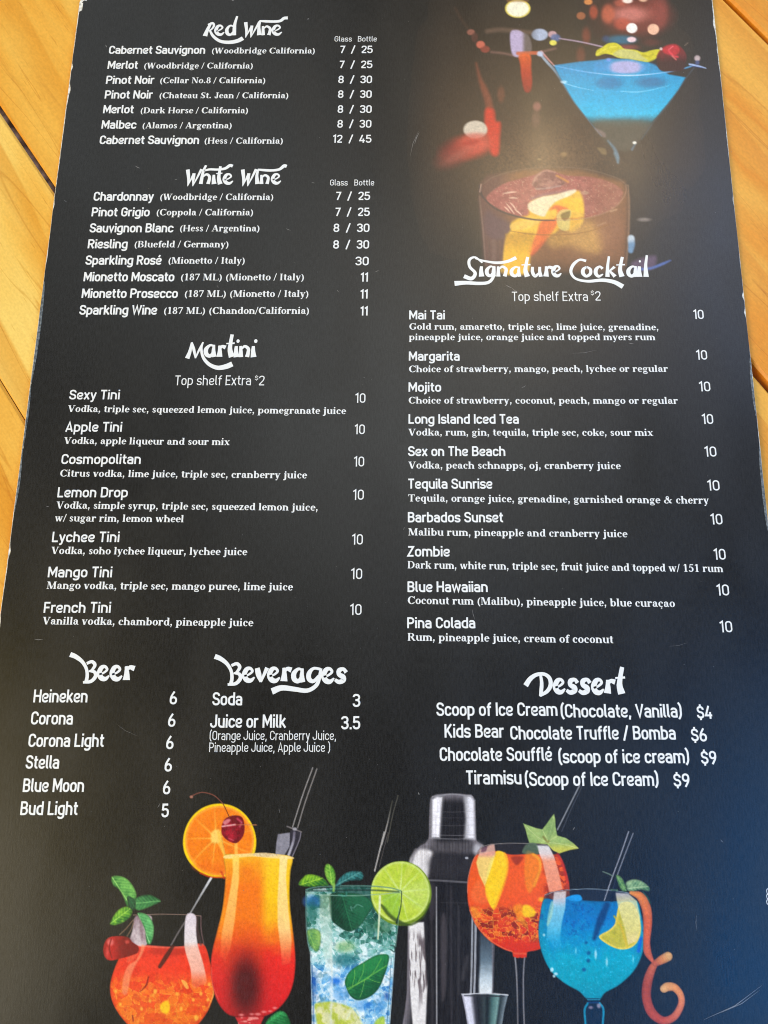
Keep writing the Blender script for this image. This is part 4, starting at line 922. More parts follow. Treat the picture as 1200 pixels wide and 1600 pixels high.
F.line([(540, 508), (548, 508)], 14, (235, 235, 240), soft=1.0)
F.line([(160, 655), (345, 655), (560, 668), (730, 665)], 12, (120, 116, 118), a=.75, soft=.9)
F.fill([(300, 500), (420, 480), (560, 500), (640, 560), (600, 640), (330, 640), (290, 590)], (52, 47, 50), a=.5, soft=9)
F.line([(160, 678), (345, 680), (730, 690)], 5, (14, 12, 14), a=.8)
F.line([(330, 800), (560, 805)], 4, (80, 76, 78), a=.5)
def white_bar(X, Y, sd):
    t = fbm(X / 3.2, Y / 26, 12, 3); k = .85 * smooth((t - .47) * 4.5) * smooth((Y - F.Y(960)) / 25) * smooth((F.Y(1560) - Y) / 60)
    return lerp(C(228, 220, 214), C(88, 74, 76), k)
F.fill([(162, 930), (262, 930), (272, 1150), (285, 1350), (275, 1600), (270, 2000), (170, 2000), (188, 1600), (172, 1400), (168, 1200)], white_bar, soft=1.8, curve=False)
F.line([(345, 700), (346, 1300), (348, 1700)], 9, (176, 172, 172), a=.8, soft=.7)
F.line([(362, 700), (362, 1700)], 22, (22, 19, 22), a=.9)
F.fill([(375, 920), (410, 915), (412, 1250), (400, 1420), (378, 1400)], (78, 70, 72), a=.7, soft=3)
F.line([(492, 830), (490, 1400)], 14, (60, 56, 58), a=.6, soft=2); F.line([(545, 1160), (520, 1300)], 24, (84, 80, 82), a=.5, soft=4)
for x_, w_, c_ in ((578, 13, 170), (600, 14, 176), (622, 20, 26)): F.line([(x_ + 4, 880), (x_ - 2, 1250), (x_ - 8, 1420)], w_, (c_, c_, c_ + 4), a=.85, soft=.7)
F.fill([(640, 950), (700, 1000), (712, 1200), (706, 1420), (630, 1420), (630, 1200)], lambda X, Y, sd: grad(Y, [(F.Y(950), (38, 44, 52)), (F.Y(1180), (96, 112, 122)), (F.Y(1300), (190, 200, 204)), (F.Y(1400), (226, 226, 222))]), soft=2.5)
F.line([(724, 1000), (716, 1400)], 8, (70, 66, 70), a=.8)
F.line([(440, 700), (444, 1600)], 10, (64, 58, 62), a=.6, soft=3); F.line([(310, 700), (318, 1600)], 14, (70, 64, 66), a=.55, soft=3)
F.fill([(300, 690), (340, 700), (340, 880), (300, 900)], (60, 54, 58), a=.6, soft=4)
# --- jigger
cv.use('jigger')
def jig(X, Y, sd):
    u = (X - F.X(510)) / (F.X(815) - F.X(510)) ; v = (Y - F.Y(1402)) / 47.0; uc = (u - .5) / (1 - .26 * v) + .5
    return grad(uc, [(0, (150, 146, 156)), (.06, (222, 218, 228)), (.17, (210, 206, 216)), (.26, (60, 58, 64)), (.34, (30, 30, 34)), (.5, (52, 62, 62)), (.56, (22, 26, 28)), (.68, (72, 104, 100)), (.80, (116, 150, 142)), (.86, (38, 48, 50)), (1, (128, 138, 144))])
F.fill([(510, 1403), (660, 1398), (815, 1408), (792, 1500), (735, 1850), (585, 1850), (535, 1520)], jig, curve=False, soft=.9)
F.line([(512, 1405), (600, 1400), (700, 1400), (814, 1409)], 7, (214, 212, 214), a=.9, soft=.7); F.line([(530, 1413), (790, 1418)], 10, (46, 46, 50), a=.8)

# --- red goblet on the left
F = Frame(cv, 150, 1220, 4.21); cv.use('red_goblet')
bowl = [(250, 885), (470, 878), (690, 890), (692, 980), (712, 1090), (752, 1205), (778, 1340), (758, 1460), (705, 1560), (620, 1650), (520, 1700), (430, 1720), (330, 1700), (215, 1610), (125, 1490), (94, 1380), (108, 1280), (160, 1150), (212, 1075), (236, 990)]
liq = [(212, 1078), (330, 1088), (470, 1096), (600, 1092), (706, 1075), (752, 1205), (778, 1340), (758, 1460), (705, 1560), (620, 1650), (520, 1700), (430, 1720), (330, 1700), (215, 1610), (125, 1490), (94, 1380), (108, 1280), (158, 1155)]
def red_liq(X, Y, sd):
    t = (Y - F.Y(1080)) / 120; n = fbm(X / 14, Y / 14, 21)
    base = grad(np.clip(t + .25 * (n - .5), 0, 1), [(0, (232, 52, 34)), (.35, (238, 58, 28)), (.7, (234, 78, 26)), (1, (226, 84, 22))])
    v, e = shards(X / 12, Y / 11, 4); k = smooth((Y - F.Y(1240)) / 30) * smooth((.6 * v + .6 * fbm(X / 5, Y / 5, 6) - .45) * 3)
    base = lerp(base, C(248, 140, 32), k * .55); base = lerp(base, C(252, 184, 66), k * smooth((.13 - e) * 8) * .45)
    base = lerp(base, C(196, 30, 16), smooth((fbm(X / 7, Y / 9, 31) - .60) * 9) * .35)
    return lerp(base, C(212, 56, 20), smooth(1 - sd / 4.5) * .6)
F.fill(liq, red_liq, soft=1.0)
F.line([(215, 1078), (330, 1088), (480, 1098), (610, 1092), (700, 1078)], 14, (246, 96, 74), a=.8)
F.fill([(380, 1105), (600, 1100), (585, 1140), (480, 1150), (350, 1135)], (150, 28, 18), a=.4, soft=3)
F.line([(246, 884), (330, 880), (470, 878), (610, 882), (690, 890)], 5, (134, 108, 96), a=.8, soft=.6)
F.line([(690, 890), (692, 980), (710, 1080)], 6, (120, 90, 90), a=.7); F.line([(662, 900), (664, 980), (690, 1075)], 20, (74, 52, 52), a=.6, soft=1.6)
F.fill([(262, 892), (360, 890), (358, 960), (330, 1080), (262, 1083), (213, 1076), (240, 990)], lambda X, Y, sd: lerp(C(212, 192, 190), C(150, 120, 126), smooth((fbm(X / 12, Y / 18, 8) - .45) * 3)), a=.88, soft=1.4)
F.fill([(212, 1078), (262, 1085), (282, 1100), (275, 1140), (240, 1185), (200, 1190), (228, 1110)], (242, 132, 92), a=.3, soft=1.6)
F.fill([(300, 1082), (322, 1090), (300, 1150), (262, 1210), (228, 1290), (205, 1400), (172, 1392), (180, 1290), (212, 1215), (262, 1180), (288, 1130)], (244, 140, 96), a=.72, soft=1.8)
# straw: white above, dark inside
cv.use('goblet_straw')
F.line([(772, 614, 14), (700, 735, 11), (612, 885, 7)], 10, lambda U, V: lerp(C(222, 220, 218), C(150, 146, 144), smooth(U * 1.2)), soft=.8)
F.line([(600, 905, 10), (540, 1000, 9), (495, 1080, 10)], 10, (104, 96, 94), a=.9)
F.line([(505, 1090, 22), (460, 1160, 30), (420, 1222, 24)], 28, (66, 22, 16), a=.85, soft=1.2)
cv.use('red_goblet')
F.line([(345, 1290, 8), (330, 1345, 12), (290, 1388, 4)], 10, (130, 20, 12), a=.8); F.line([(240, 1545), (245, 1580)], 10, (120, 20, 12), a=.7)
F.fill([(594, 888), (655, 888), (658, 990), (668, 1075), (705, 1200), (728, 1325), (690, 1345), (636, 1362), (622, 1240), (590, 1130), (582, 1060)], lambda X, Y, sd: grad(Y, [(F.Y(890), (226, 210, 214)), (F.Y(1060), (236, 220, 214)), (F.Y(1100), (238, 190, 168)), (F.Y(1250), (240, 176, 150)), (F.Y(1340), (236, 130, 84))]), a=lambda X, Y: .94 - .45 * smooth((Y - F.Y(1240)) / 26), soft=1.3)
F.fill([(425, 1470), (470, 1445), (488, 1490), (470, 1530), (430, 1520)], (252, 198, 26), a=.9, soft=2.2); F.fill([(560, 1310), (590, 1320), (610, 1360), (590, 1365)], (252, 186, 80), a=.8)
for x_, y_, r_ in ((390, 1385, 12), (660, 1560, 14), (735, 1440, 9), (130, 1385, 8), (355, 1450, 8), (530, 1400, 7), (560, 1500, 10), (640, 1440, 9), (300, 1500, 9), (690, 1400, 10), (745, 1340, 9), (160, 1470, 8)): F.ell(x_, y_, r_, r_ * 1.3, (252, 188, 66), a=.75, soft=1.6)
F.line([(766, 1330, 5), (772, 1400, 10), (740, 1490, 6)], 8, (250, 170, 70), a=.7)
# cherries and mint
cv.use('cherries')
F.fill([(150, 1022), (210, 1030), (240, 1062), (278, 1090), (275, 1130), (230, 1150), (160, 1170), (90, 1180), (55, 1150), (50, 1090), (80, 1035)], lambda X, Y, sd: lerp(C(120, 16, 14), C(206, 32, 30), smooth(.75 - np.abs(X - F.X(100)) / 34 + .3 * (fbm(X / 7, Y / 7, 5) - .5))), soft=1.1)
F.ell(95, 1062, 22, 22, (240, 120, 110), a=.75, soft=2.5); F.ell(75, 1130, 10, 32, (232, 90, 80), a=.6, soft=2); F.line([(100, 1040), (88, 1100), (105, 1165)], 9, (128, 12, 14), a=.8)
F.ell(205, 1060, 14, 12, (226, 84, 70), a=.7, soft=2)
F.line([(245, 915), (200, 970), (155, 1012)], 6, (120, 92, 72), a=.9, soft=.6); F.line([(248, 930), (232, 975), (205, 1022)], 6, (120, 92, 72), a=.8, soft=.6)
cv.use('mint')
def mint(L): 
    for pts, d, l, sx, sy, an, v, sd_ in L: F.fill(pts, leaf_col(d, l, F.X(sx), F.Y(sy), an, v, sd_), soft=1.0)
mint([([(103, 632), (160, 627), (215, 655), (258, 720), (264, 770), (232, 815), (204, 826), (182, 770), (150, 715), (112, 685)], (34, 100, 44), (120, 186, 84), 110, 640, 1.0, (170, 214, 110), 1),
      ([(235, 800), (275, 765), (310, 752), (365, 752), (426, 790), (385, 815), (320, 842), (270, 850)], (24, 84, 46), (76, 150, 76), 430, 790, 3.05, (120, 180, 100), 2),
      ([(236, 838), (195, 828), (150, 848), (112, 895), (94, 946), (150, 944), (205, 915), (234, 880)], (30, 96, 34), (140, 196, 52), 95, 940, -.65, (170, 210, 80), 3),
      ([(272, 876), (300, 868), (350, 892), (378, 950), (378, 1010), (362, 1068), (334, 1066), (322, 985), (300, 930)], (40, 118, 60), (112, 190, 110), 280, 880, 1.2, (170, 220, 150), 4),
      ([(206, 760), (240, 770), (262, 800), (250, 850), (215, 826)], (16, 60, 36), (40, 100, 56), 210, 760, 1, None, 6)])
# --- hurricane glass with orange wheel
F = Frame(cv, 270, 1220, 4.21)
cv.use('orange_wheel')
ow = [(308 + 240 * math.cos(a) * (1 + .015 * math.sin(3 * a)), 394 + 243 * math.sin(a)) for a in np.linspace(0, 2 * math.pi, 24, endpoint=False)]
F.fill(ow, citrus(F.X(308), F.Y(394), 240 / 4.21, 243 / 4.21, (250, 205, 12), (252, 178, 66), (250, 138, 22), (240, 112, 14), 9, .3, .075, 3, (-.12, -.07)), soft=1.0)
F.fill([(130, 560), (220, 610), (330, 620), (340, 560), (250, 540)], (232, 96, 14), a=.35, soft=5)
F.line([(180, 606), (250, 632), (340, 634)], 10, (204, 62, 12), a=.7); F.line([(320, 600), (338, 640)], 14, (190, 50, 14), a=.6)
F.fill([(255, 340), (285, 320), (310, 330), (318, 400), (262, 408), (250, 380)], (252, 214, 110), a=.75, soft=2.4); F.line([(300, 340, 16), (318, 420, 20), (340, 492, 14)], 16, (246, 190, 70), a=.8, soft=1.5); F.line([(318, 340, 5), (330, 420, 6), (345, 490, 6)], 6, (206, 160, 70), a=.8)
F.line([(292, 440, 4), (250, 520, 5), (200, 590, 4)], 5, (214, 96, 12), a=.5)
F.line([(415, 400), (418, 492)], 22, (252, 190, 80), a=.75, soft=1.4)
cv.use('straws')
def straw(pts1, pts2, c=(150, 142, 140), a=.85): F.line(pts1, 5.5, c, a=a, soft=.55); F.line(pts2, 5.5, tuple(np.array(c) * .85), a=a, soft=.55)
F2 = Frame(cv, 430, 1190, 5.71); F2.line([(335, 55), (250, 285), (155, 583)], 8, (158, 150, 144), a=.9, soft=.6); F2.line([(372, 65), (270, 355), (200, 590)], 9, (142, 134, 128), a=.85, soft=.6)
F2.line([(1045, 350), (1000, 560), (950, 743)], 9, lambda U, V: lerp(C(66, 64, 54), C(176, 168, 160), smooth(U * 1.4)), a=.9, soft=.7); F2.line([(1097, 300), (1050, 470), (1000, 720)], 6, (96, 92, 80), a=.75, soft=.7)
F3 = Frame(cv, 450, 1300, 4.8); F3.line([(722, 2), (690, 130), (650, 292)], 9, (176, 168, 160), a=.9, soft=.6); F3.line([(750, 5), (715, 140), (685, 260)], 4, (92, 84, 80), a=.8, soft=.6)
F.fill([(692, 352), (772, 341), (768, 430), (732, 492), (676, 488), (682, 410)], lambda X, Y, sd: lerp(C(156, 150, 158), C(122, 118, 126), fbm(X / 4, Y / 6, 9)), curve=False, a=.95, soft=1.0)
F.fill([(772, 330), (800, 310), (845, 335), (838, 385), (812, 440), (786, 500), (738, 494), (768, 440)], (40, 36, 46), curve=False, soft=1.0)
F.line([(800, 340), (792, 400), (762, 488)], 16, lambda U, V: lerp(C(120, 112, 124), C(214, 208, 214), smooth(U)), a=.8, soft=1.2); F.line([(842, 338), (832, 390), (786, 498)], 6, (150, 142, 150), a=.8); F.line([(752, 300), (845, 336)], 8, (128, 118, 116), a=.8); F.ell(802, 318, 14, 10, (190, 184, 186), a=.7)
cv.use('hurricane')
hur = [(340, 490), (440, 484), (560, 480), (680, 484), (783, 503), (774, 590), (768, 690), (770, 820), (785, 950), (800, 1080), (806, 1200), (792, 1330), (752, 1430), (682, 1508), (592, 1552), (500, 1565), (412, 1552), (348, 1525), (288, 1440), (257, 1320), (250, 1210), (262, 1110), (292, 990), (325, 850), (343, 700), (346, 600)]
def hur_col(X, Y, sd):
    y = (Y - F.Y(490)) * 4.21; x = (X - F.X(300)) * 4.21; n = fbm(X / 16, Y / 16, 14) - .5
    mid = grad(y + 60 * n, [(0, (250, 186, 34)), (60, (248, 150, 22)), (200, (244, 116, 16)), (420, (246, 118, 14)), (520, (240, 92, 18)), (640, (226, 56, 26)), (800, (220, 36, 30)), (1050, (196, 24, 28))])
    side = grad(y + 80 * n, [(0, (252, 200, 40)), (250, (252, 202, 20)), (420, (252, 186, 22)), (500, (250, 150, 22)), (580, (238, 84, 26)), (680, (236, 40, 32)), (1050, (214, 26, 34))])
    k = smooth((x - 250) / 90) * .9 + smooth((70 - x) / 60) * .45
    out = lerp(mid, side, np.clip(k, 0, 1))
    d = np.hypot((X - F.X(480)) / (128 / 4.21), (Y - F.Y(1350)) / (250 / 4.21)); out = lerp(out, C(84, 12, 18), np.clip(np.exp(-(d / .82) ** 3) * .95 + .12 * np.exp(-(d / 1.5) ** 2), 0, 1))
    d2 = np.hypot((X - F.X(490)) / (60 / 4.21), (Y - F.Y(600)) / (60 / 4.21)); out = lerp(out, C(240, 110, 18), smooth(1.1 - d2) * .5)
    e = smooth(1 - sd / 2.4); return lerp(out, out * .8, e)
F.fill(hur, hur_col, soft=1.0)
F.fill([(345, 490), (440, 481), (560, 476), (690, 484), (783, 500), (780, 514), (640, 508), (520, 498), (350, 512)], (250, 212, 130), a=.95, soft=1.1)
F.fill([(535, 480), (600, 474), (672, 482), (690, 494), (600, 500), (540, 494)], lambda X, Y, sd: lerp(C(240, 220, 170), C(206, 170, 120), vnoise(X / 1.6, Y / 1.6, 3)), a=.9)
F.fill([(392, 492), (436, 490), (436, 640), (410, 900), (380, 1100), (345, 1190), (310, 1150), (322, 1000), (350, 860), (382, 690), (395, 600)], lambda X, Y, sd: grad(Y, [(F.Y(500), (252, 208, 96)), (F.Y(800), (252, 190, 96)), (F.Y(1000), (250, 168, 84)), (F.Y(1180), (238, 90, 44))]), a=lambda X, Y: .86 - .6 * smooth((Y - F.Y(960)) / 50), curve=False, soft=1.6)
F.fill([(704, 496), (756, 500), (745, 640), (760, 850), (782, 1050), (774, 1200), (718, 1212), (708, 1090), (690, 950), (688, 780), (698, 620)], lambda X, Y, sd: grad(Y, [(F.Y(500), (252, 224, 150)), (F.Y(800), (252, 212, 130)), (F.Y(980), (252, 206, 130)), (F.Y(1100), (248, 140, 80)), (F.Y(1200), (238, 84, 54))]), a=lambda X, Y: .9 - .4 * smooth((Y - F.Y(1080)) / 30), curve=False, soft=1.4)
F.fill([(412, 1556), (600, 1552), (582, 1590), (572, 1640), (580, 2000), (438, 2000), (440, 1640), (430, 1590)], lambda X, Y, sd: lerp(C(196, 40, 44), C(232, 130, 120), smooth((vnoise(X / 6, Y / 2.4, 8) - .55) * 4)), curve=False, soft=1.2)
for x_, y_, r_ in ((672, 1494, 7), (600, 1520, 8), (560, 1535, 9), (450, 1540, 8), (520, 1535, 7), (640, 1515, 6)): F.ell(x_, y_, r_ * 2, r_, (244, 150, 140), a=.7, soft=1.4)
F.line([(255, 1230), (262, 1340), (300, 1440)], 5, (248, 120, 100), a=.5)
cv.use('cherry')
F.fill([(345, 250), (400, 228), (455, 240), (472, 300), (464, 360), (432, 402), (405, 410), (365, 395), (325, 355), (322, 300)], lambda X, Y, sd: lerp(C(110, 6, 22), C(204, 30, 52), smooth(.6 + (fbm(X / 6, Y / 6, 2) - .5) - np.hypot(X - F.X(380), Y - F.Y(340)) / 40)), soft=1.0)
F.fill([(330, 270), (365, 250), (380, 262), (345, 290)], (240, 150, 150), a=.75, soft=1.6); F.line([(425, 250), (452, 275), (440, 300)], 14, (224, 90, 110), a=.6, soft=1.6); F.line([(370, 380), (400, 392)], 8, (232, 110, 120), a=.5)
F.line([(326, 300), (410, 288)], 10, (244, 190, 180), a=.8, soft=1); F.line([(410, 290, 4), (550, 290, 5)], 5, (190, 120, 80), a=.9, soft=.7)
F.line([(374, 244), (350, 190), (330, 150)], 6, (110, 50, 20), a=.95, soft=.6); F.line([(330, 150), (270, 96), (195, 76), (140, 92), (120, 105)], 6, (126, 70, 56), a=.9, soft=.6); F.ell(122, 106, 10, 8, (168, 110, 90))
# mint tip at the foot
cv.use('mint_tip')
F.fill([(610, 1602), (640, 1555), (700, 1515), (745, 1530), (775, 1602), (760, 1680), (640, 1680)], leaf_col((18, 96, 46), (58, 160, 84), F.X(610), F.Y(1600), -.6, None, 9), soft=1.1)

# --- mojito
F = Frame(cv, 450, 1300, 4.8); cv.use('mojito')
gl = [(133, 432), (490, 400), (845, 432), (838, 560), (826, 700), (805, 880), (790, 1100), (775, 1300), (764, 1450), (752, 1700), (190, 1700), (180, 1450), (176, 1200), (165, 900), (146, 830), (138, 700), (136, 560)]
def ice(X, Y, sd):
    y = (Y - F.Y(430)) * 4.8; x = (X - F.X(135)) * 4.8
    a, e = shards(X / 11, Y / 11, 9); b, e2 = shards(X / 5.2, Y / 5.2, 19); n = fbm(X / 9, Y / 9, 23)
    v = .45 * a + .3 * b + .35 * n
    top = grad(v, [(.2, (14, 62, 52)), (.45, (40, 112, 92)), (.62, (120, 172, 160)), (.8, (196, 220, 212))])
    mid = grad(v, [(.2, (50, 110, 96)), (.4, (110, 172, 156)), (.6, (160, 206, 200)), (.8, (222, 236, 230))])
    low = grad(v, [(.2, (40, 108, 178)), (.42, (104, 172, 214)), (.6, (168, 206, 222)), (.8, (228, 238, 240))])
    out = lerp(lerp(top, mid, smooth((y - 200 - .2 * x) / 150)), low, smooth((y - 470) / 160))
    out = lerp(out, C(236, 246, 242), smooth((.07 - e) * 16) * smooth((y - 120) / 60) * .55); out = lerp(out, C(20, 78, 92), smooth((.62 - n) * -1 + .0) * 0 + smooth((n - .62) * 10) * .35)
    out = lerp(out, C(22, 70, 60), smooth((240 - y) / 140) * smooth((x - 180) / 60) * .75)
    return lerp(out, out * .6, smooth(1 - sd / 2.6))
F.fill(gl, ice, curve=False, soft=1.0)
for (x_, y_, rx, ry, c, a) in ((185, 520, 60, 45, (36, 104, 170), .7), (180, 600, 40, 70, (20, 92, 80), .7), (360, 1120, 40, 26, (24, 100, 200), .8), (560, 1300, 60, 40, (50, 130, 200), .55), (400, 1210, 60, 60, (70, 140, 205), .5), (420, 960, 90, 45, (16, 96, 100), .65), (620, 700, 60, 60, (34, 96, 72), .6), (430, 860, 70, 40, (110, 160, 80), .6), (720, 700, 70, 60, (60, 110, 70), .55), (690, 1300, 40, 60, (60, 130, 190), .5), (200, 1150, 18, 90, (20, 70, 150), .6), (740, 1230, 16, 24, (26, 60, 130), .8)): F.ell(x_, y_, rx, ry, c, a=a, soft=5)
F.fill([(145, 740), (200, 725), (245, 760), (240, 860), (210, 895), (165, 850), (148, 800)], leaf_col((60, 120, 60), (134, 180, 70), F.X(150), F.Y(740), 1.2, None, 11), a=.85, soft=2)
F.fill([(315, 470), (400, 455), (560, 470), (640, 540), (610, 600), (545, 700), (462, 748), (385, 712), (325, 655), (312, 560)], leaf_col((8, 52, 34), (30, 98, 64), F.X(400), F.Y(450), 1.3, (40, 110, 70), 12), soft=1.6)
F.line([(480, 590), (470, 560), (490, 570), (520, 545), (560, 560)], 8, (110, 160, 140), a=.6)
F.fill([(428, 1110), (470, 1038), (560, 980), (660, 925), (742, 918), (757, 960), (722, 1080), (682, 1170), (620, 1232), (530, 1262), (470, 1232), (436, 1165)], leaf_col((10, 84, 48), (34, 130, 66), F.X(440), F.Y(1190), -.56, (120, 190, 70), 13), soft=1.1)
for q in ([(440, 1175), (520, 1140), (600, 1098)], [(520, 1140), (560, 1060), (570, 990)], [(540, 1240), (560, 1180), (575, 1110)], [(600, 1098), (650, 1040), (700, 950)], [(600, 1100), (650, 1120), (690, 1130)], [(480, 1155), (500, 1090), (500, 1040)]): F.line(q, 4.5, (126, 188, 74), a=.75, soft=.6)
F.fill([(200, 1300), (250, 1278), (330, 1272), (430, 1300), (500, 1340), (560, 1450), (600, 1700), (200, 1700), (215, 1450)], lambda X, Y, sd: lerp(C(222, 214, 150), C(184, 190, 52), smooth((fbm(X / 10, Y / 10, 15) - .35) * 3)), a=.92, soft=2.4)
F.line([(440, 1400), (500, 1320), (560, 1440)], 10, (226, 236, 200), a=.6, soft=1.4)
F.fill([(650, 1430), (700, 1385), (725, 1400), (715, 1520), (650, 1520)], (170, 196, 50), a=.85, soft=2)
F.fill([(240, 470), (320, 462), (332, 760), (336, 1060), (300, 1090), (262, 900), (238, 640)], lambda X, Y, sd: grad(Y, [(F.Y(470), (150, 172, 130)), (F.Y(700), (190, 214, 196)), (F.Y(900), (206, 224, 206)), (F.Y(1080), (214, 226, 226))]), a=.6, curve=False, soft=2)
F.line([(318, 860), (330, 1070)], 14, (214, 220, 206), a=.55, soft=1.5); F.line([(330, 1080), (322, 1440), (330, 1600)], 16, (220, 226, 224), a=.5, soft=1.5)
F.line([(180, 1000), (190, 1250), (195, 1500)], 8, (20, 60, 120), a=.6); F.line([(168, 880), (176, 1150), (182, 1500)], 4, (190, 214, 222), a=.7, soft=.6); F.line([(800, 900), (782, 1150), (762, 1450), (752, 1650)], 4.5, (200, 216, 220), a=.75, soft=.6); F.line([(775, 950), (760, 1180), (742, 1450)], 7, (40, 76, 100), a=.6)
cv.use('lime_wheel')
lw = [(848 + 228 * math.cos(a), 460 + 241 * math.sin(a)) for a in np.linspace(0, 2 * math.pi, 22, endpoint=False)]
F.fill(lw, citrus(F.X(842), F.Y(450), 228 / 4.8 * 1.03, 240 / 4.8 * 1.02, (116, 140, 30), (212, 226, 140), (168, 196, 36), (206, 214, 84), 9, .1, .085, 6), soft=1.0)
F.fill([(870, 440), (1030, 350), (1060, 470), (1020, 580), (940, 560)], (196, 216, 130), a=.35, soft=6)
F.fill([(690, 540), (740, 620), (830, 690), (930, 700), (860, 672), (780, 620), (730, 560)], (52, 72, 16), a=.85, soft=2); F.line([(820, 692), (930, 692), (1010, 640), (1062, 540)], 14, (58, 78, 16), a=.8, soft=1.4)
F.fill([(705, 480), (845, 440), (840, 560), (822, 660), (750, 600), (712, 545)], (120, 176, 44), a=.5, soft=2.5, curve=False)
F.line([(852, 445, 7), (846, 560, 7), (815, 680, 16)], 8, (22, 46, 22), a=.95, soft=.8)
cv.use('mojito')
for q, w_, c, a in (([(135, 432), (220, 412), (400, 404), (600, 405), (760, 418), (845, 440)], 8, (86, 130, 116), .85), ([(135, 450), (250, 470), (480, 478), (700, 466), (845, 452)], 7, (150, 180, 160), .75), ([(140, 442), (300, 440), (600, 436), (830, 448)], 14, (16, 38, 34), .55), ([(134, 440), (137, 700), (150, 830), (166, 900)], 5, (110, 150, 140), .7), ([(832, 560), (824, 700), (806, 860)], 5, (120, 160, 140), .7)): F.line(q, w_, c, a=a, soft=.8)
F.line([(690, 482, 16), (684, 640, 14), (675, 802, 10)], 14, (226, 230, 188), a=.9, soft=.9)
F.line([(770, 850), (800, 860), (798, 900), (770, 880)], 8, (20, 40, 36), a=.7)
cv.use('mojito_mint')
mint([([(80, 396), (110, 345), (150, 318), (215, 325), (270, 350), (305, 400), (240, 405), (160, 412)], (28, 92, 34), (150, 200, 40), 80, 400, -.3, (170, 206, 60), 21),
      ([(332, 405), (290, 350), (274, 290), (282, 250), (304, 240), (338, 268), (356, 320), (350, 395)], (60, 130, 34), (150, 200, 70), 330, 400, -1.7, (170, 210, 90), 22),
      ([(356, 408), (385, 350), (440, 305), (500, 293), (550, 300), (566, 335), (545, 362), (480, 364), (420, 380), (380, 408)], (14, 62, 60), (70, 150, 146), 360, 400, -.5, (100, 160, 150), 23)])
F.line([(345, 395), (342, 440)], 18, (150, 196, 90), a=.8, soft=1.4); F.line([(380, 470), (430, 480), (440, 455)], 12, (70, 150, 130), a=.6, soft=1.5)

# --- orange spritz goblet
F = Frame(cv, 700, 1240, 4.445); cv.use('spritz')
sp = [(235, 368), (330, 350), (500, 345), (660, 352), (762, 405), (812, 520), (842, 640), (838, 800), (790, 940), (710, 1040), (620, 1085), (552, 1100), (540, 1138), (460, 1136), (445, 1100), (390, 1082), (285, 1020), (196, 918), (148, 800), (134, 690), (142, 575), (180, 455)]
F.fill(sp, (44, 34, 34), a=.5, soft=1.2)
spl = [(184, 440), (260, 410), (330, 400), (440, 424), (560, 420), (700, 425), (772, 430), (812, 520), (842, 640), (838, 800), (790, 940), (710, 1040), (620, 1085), (552, 1100), (540, 1138), (460, 1136), (445, 1100), (390, 1082), (285, 1020), (196, 918), (148, 800), (134, 690), (142, 575)]
def sp_col(X, Y, sd):
    y = (Y - F.Y(400)) * 4.445; n = fbm(X / 10, Y / 10, 33); out = grad(y + 80 * (n - .5), [(0, (232, 80, 24)), (200, (238, 88, 24)), (380, (236, 82, 28)), (480, (222, 62, 26)), (700, (214, 44, 16))])
    v, e = shards(X / 9.5, Y / 8, 41); v2, e2 = shards(X / 5.2, Y / 4.6, 43); k = smooth((y - 360) / 70) * smooth((650 - y) / 50)
    out = lerp(out, C(110, 24, 12), k * smooth((.58 - v + .3 * (n - .5)) * 3) * .7); out = lerp(out, C(244, 120, 30), k * smooth((v2 - .60) * 5) * .75); out = lerp(out, C(250, 176, 70), k * smooth((.08 - e) * 20) * .6)
    x = (X - F.X(640)) * 4.445; out = lerp(out, C(120, 22, 14), smooth((x) / 60) * smooth((230 - np.abs(y - 200)) / 80) * smooth((v2 - .35) * 3) * .6)
    return lerp(out, C(206, 62, 20), smooth(1 - sd / 3) * .6)
F.fill(spl, sp_col, soft=1.0)
F.fill([(440, 440), (520, 440), (500, 480), (470, 495)], (120, 30, 14), a=.6, soft=2.4)
F.fill([(545, 402), (600, 415), (640, 450), (642, 520), (612, 610), (570, 690), (540, 640), (530, 520)], (242, 132, 30), a=.75, soft=2); F.line([(590, 420), (635, 460), (640, 530), (600, 640)], 18, (250, 176, 40), a=.6, soft=2)
F.fill([(335, 402), (390, 410), (414, 450), (414, 530), (385, 640), (345, 760), (312, 802), (262, 705), (262, 600), (290, 480)], lambda X, Y, sd: lerp(C(250, 190, 4), C(252, 206, 40), fbm(X / 6, Y / 6, 3)), soft=1.4); F.line([(392, 415), (416, 490), (392, 620), (320, 800)], 16, (250, 156, 20), a=.7, soft=1.6)
F.fill([(520, 780), (560, 775), (604, 810), (600, 850), (550, 860), (515, 840)], (252, 202, 20), a=.9, soft=2.4); F.fill([(455, 790), (510, 770), (520, 840), (550, 930), (490, 880)], (250, 150, 20), a=.7, soft=3); F.fill([(155, 790), (200, 800), (230, 850), (180, 860)], (248, 160, 40), a=.6, soft=2.4); F.ell(650, 735, 22, 16, (252, 180, 30), a=.8, soft=2)
F.line([(150, 810), (200, 915), (290, 1015), (390, 1075), (450, 1098)], 6, (246, 130, 90), a=.6); F.line([(460, 1110), (540, 1112)], 14, (244, 110, 70), a=.5, soft=1.6)
F.fill([(222, 392), (300, 352), (322, 352), (330, 420), (300, 520), (255, 645), (215, 560), (196, 480)], lambda X, Y, sd: lerp(C(224, 170, 150), C(240, 218, 122), smooth((Y - F.Y(420)) / 8)), a=.85, curve=False, soft=1.6)
F.fill([(205, 600), (250, 650), (280, 750), (200, 760), (160, 700)], (240, 120, 60), a=.45, soft=3)
F.fill([(240, 378), (272, 366), (262, 400), (230, 405)], (96, 60, 76), a=.8, soft=1.4)
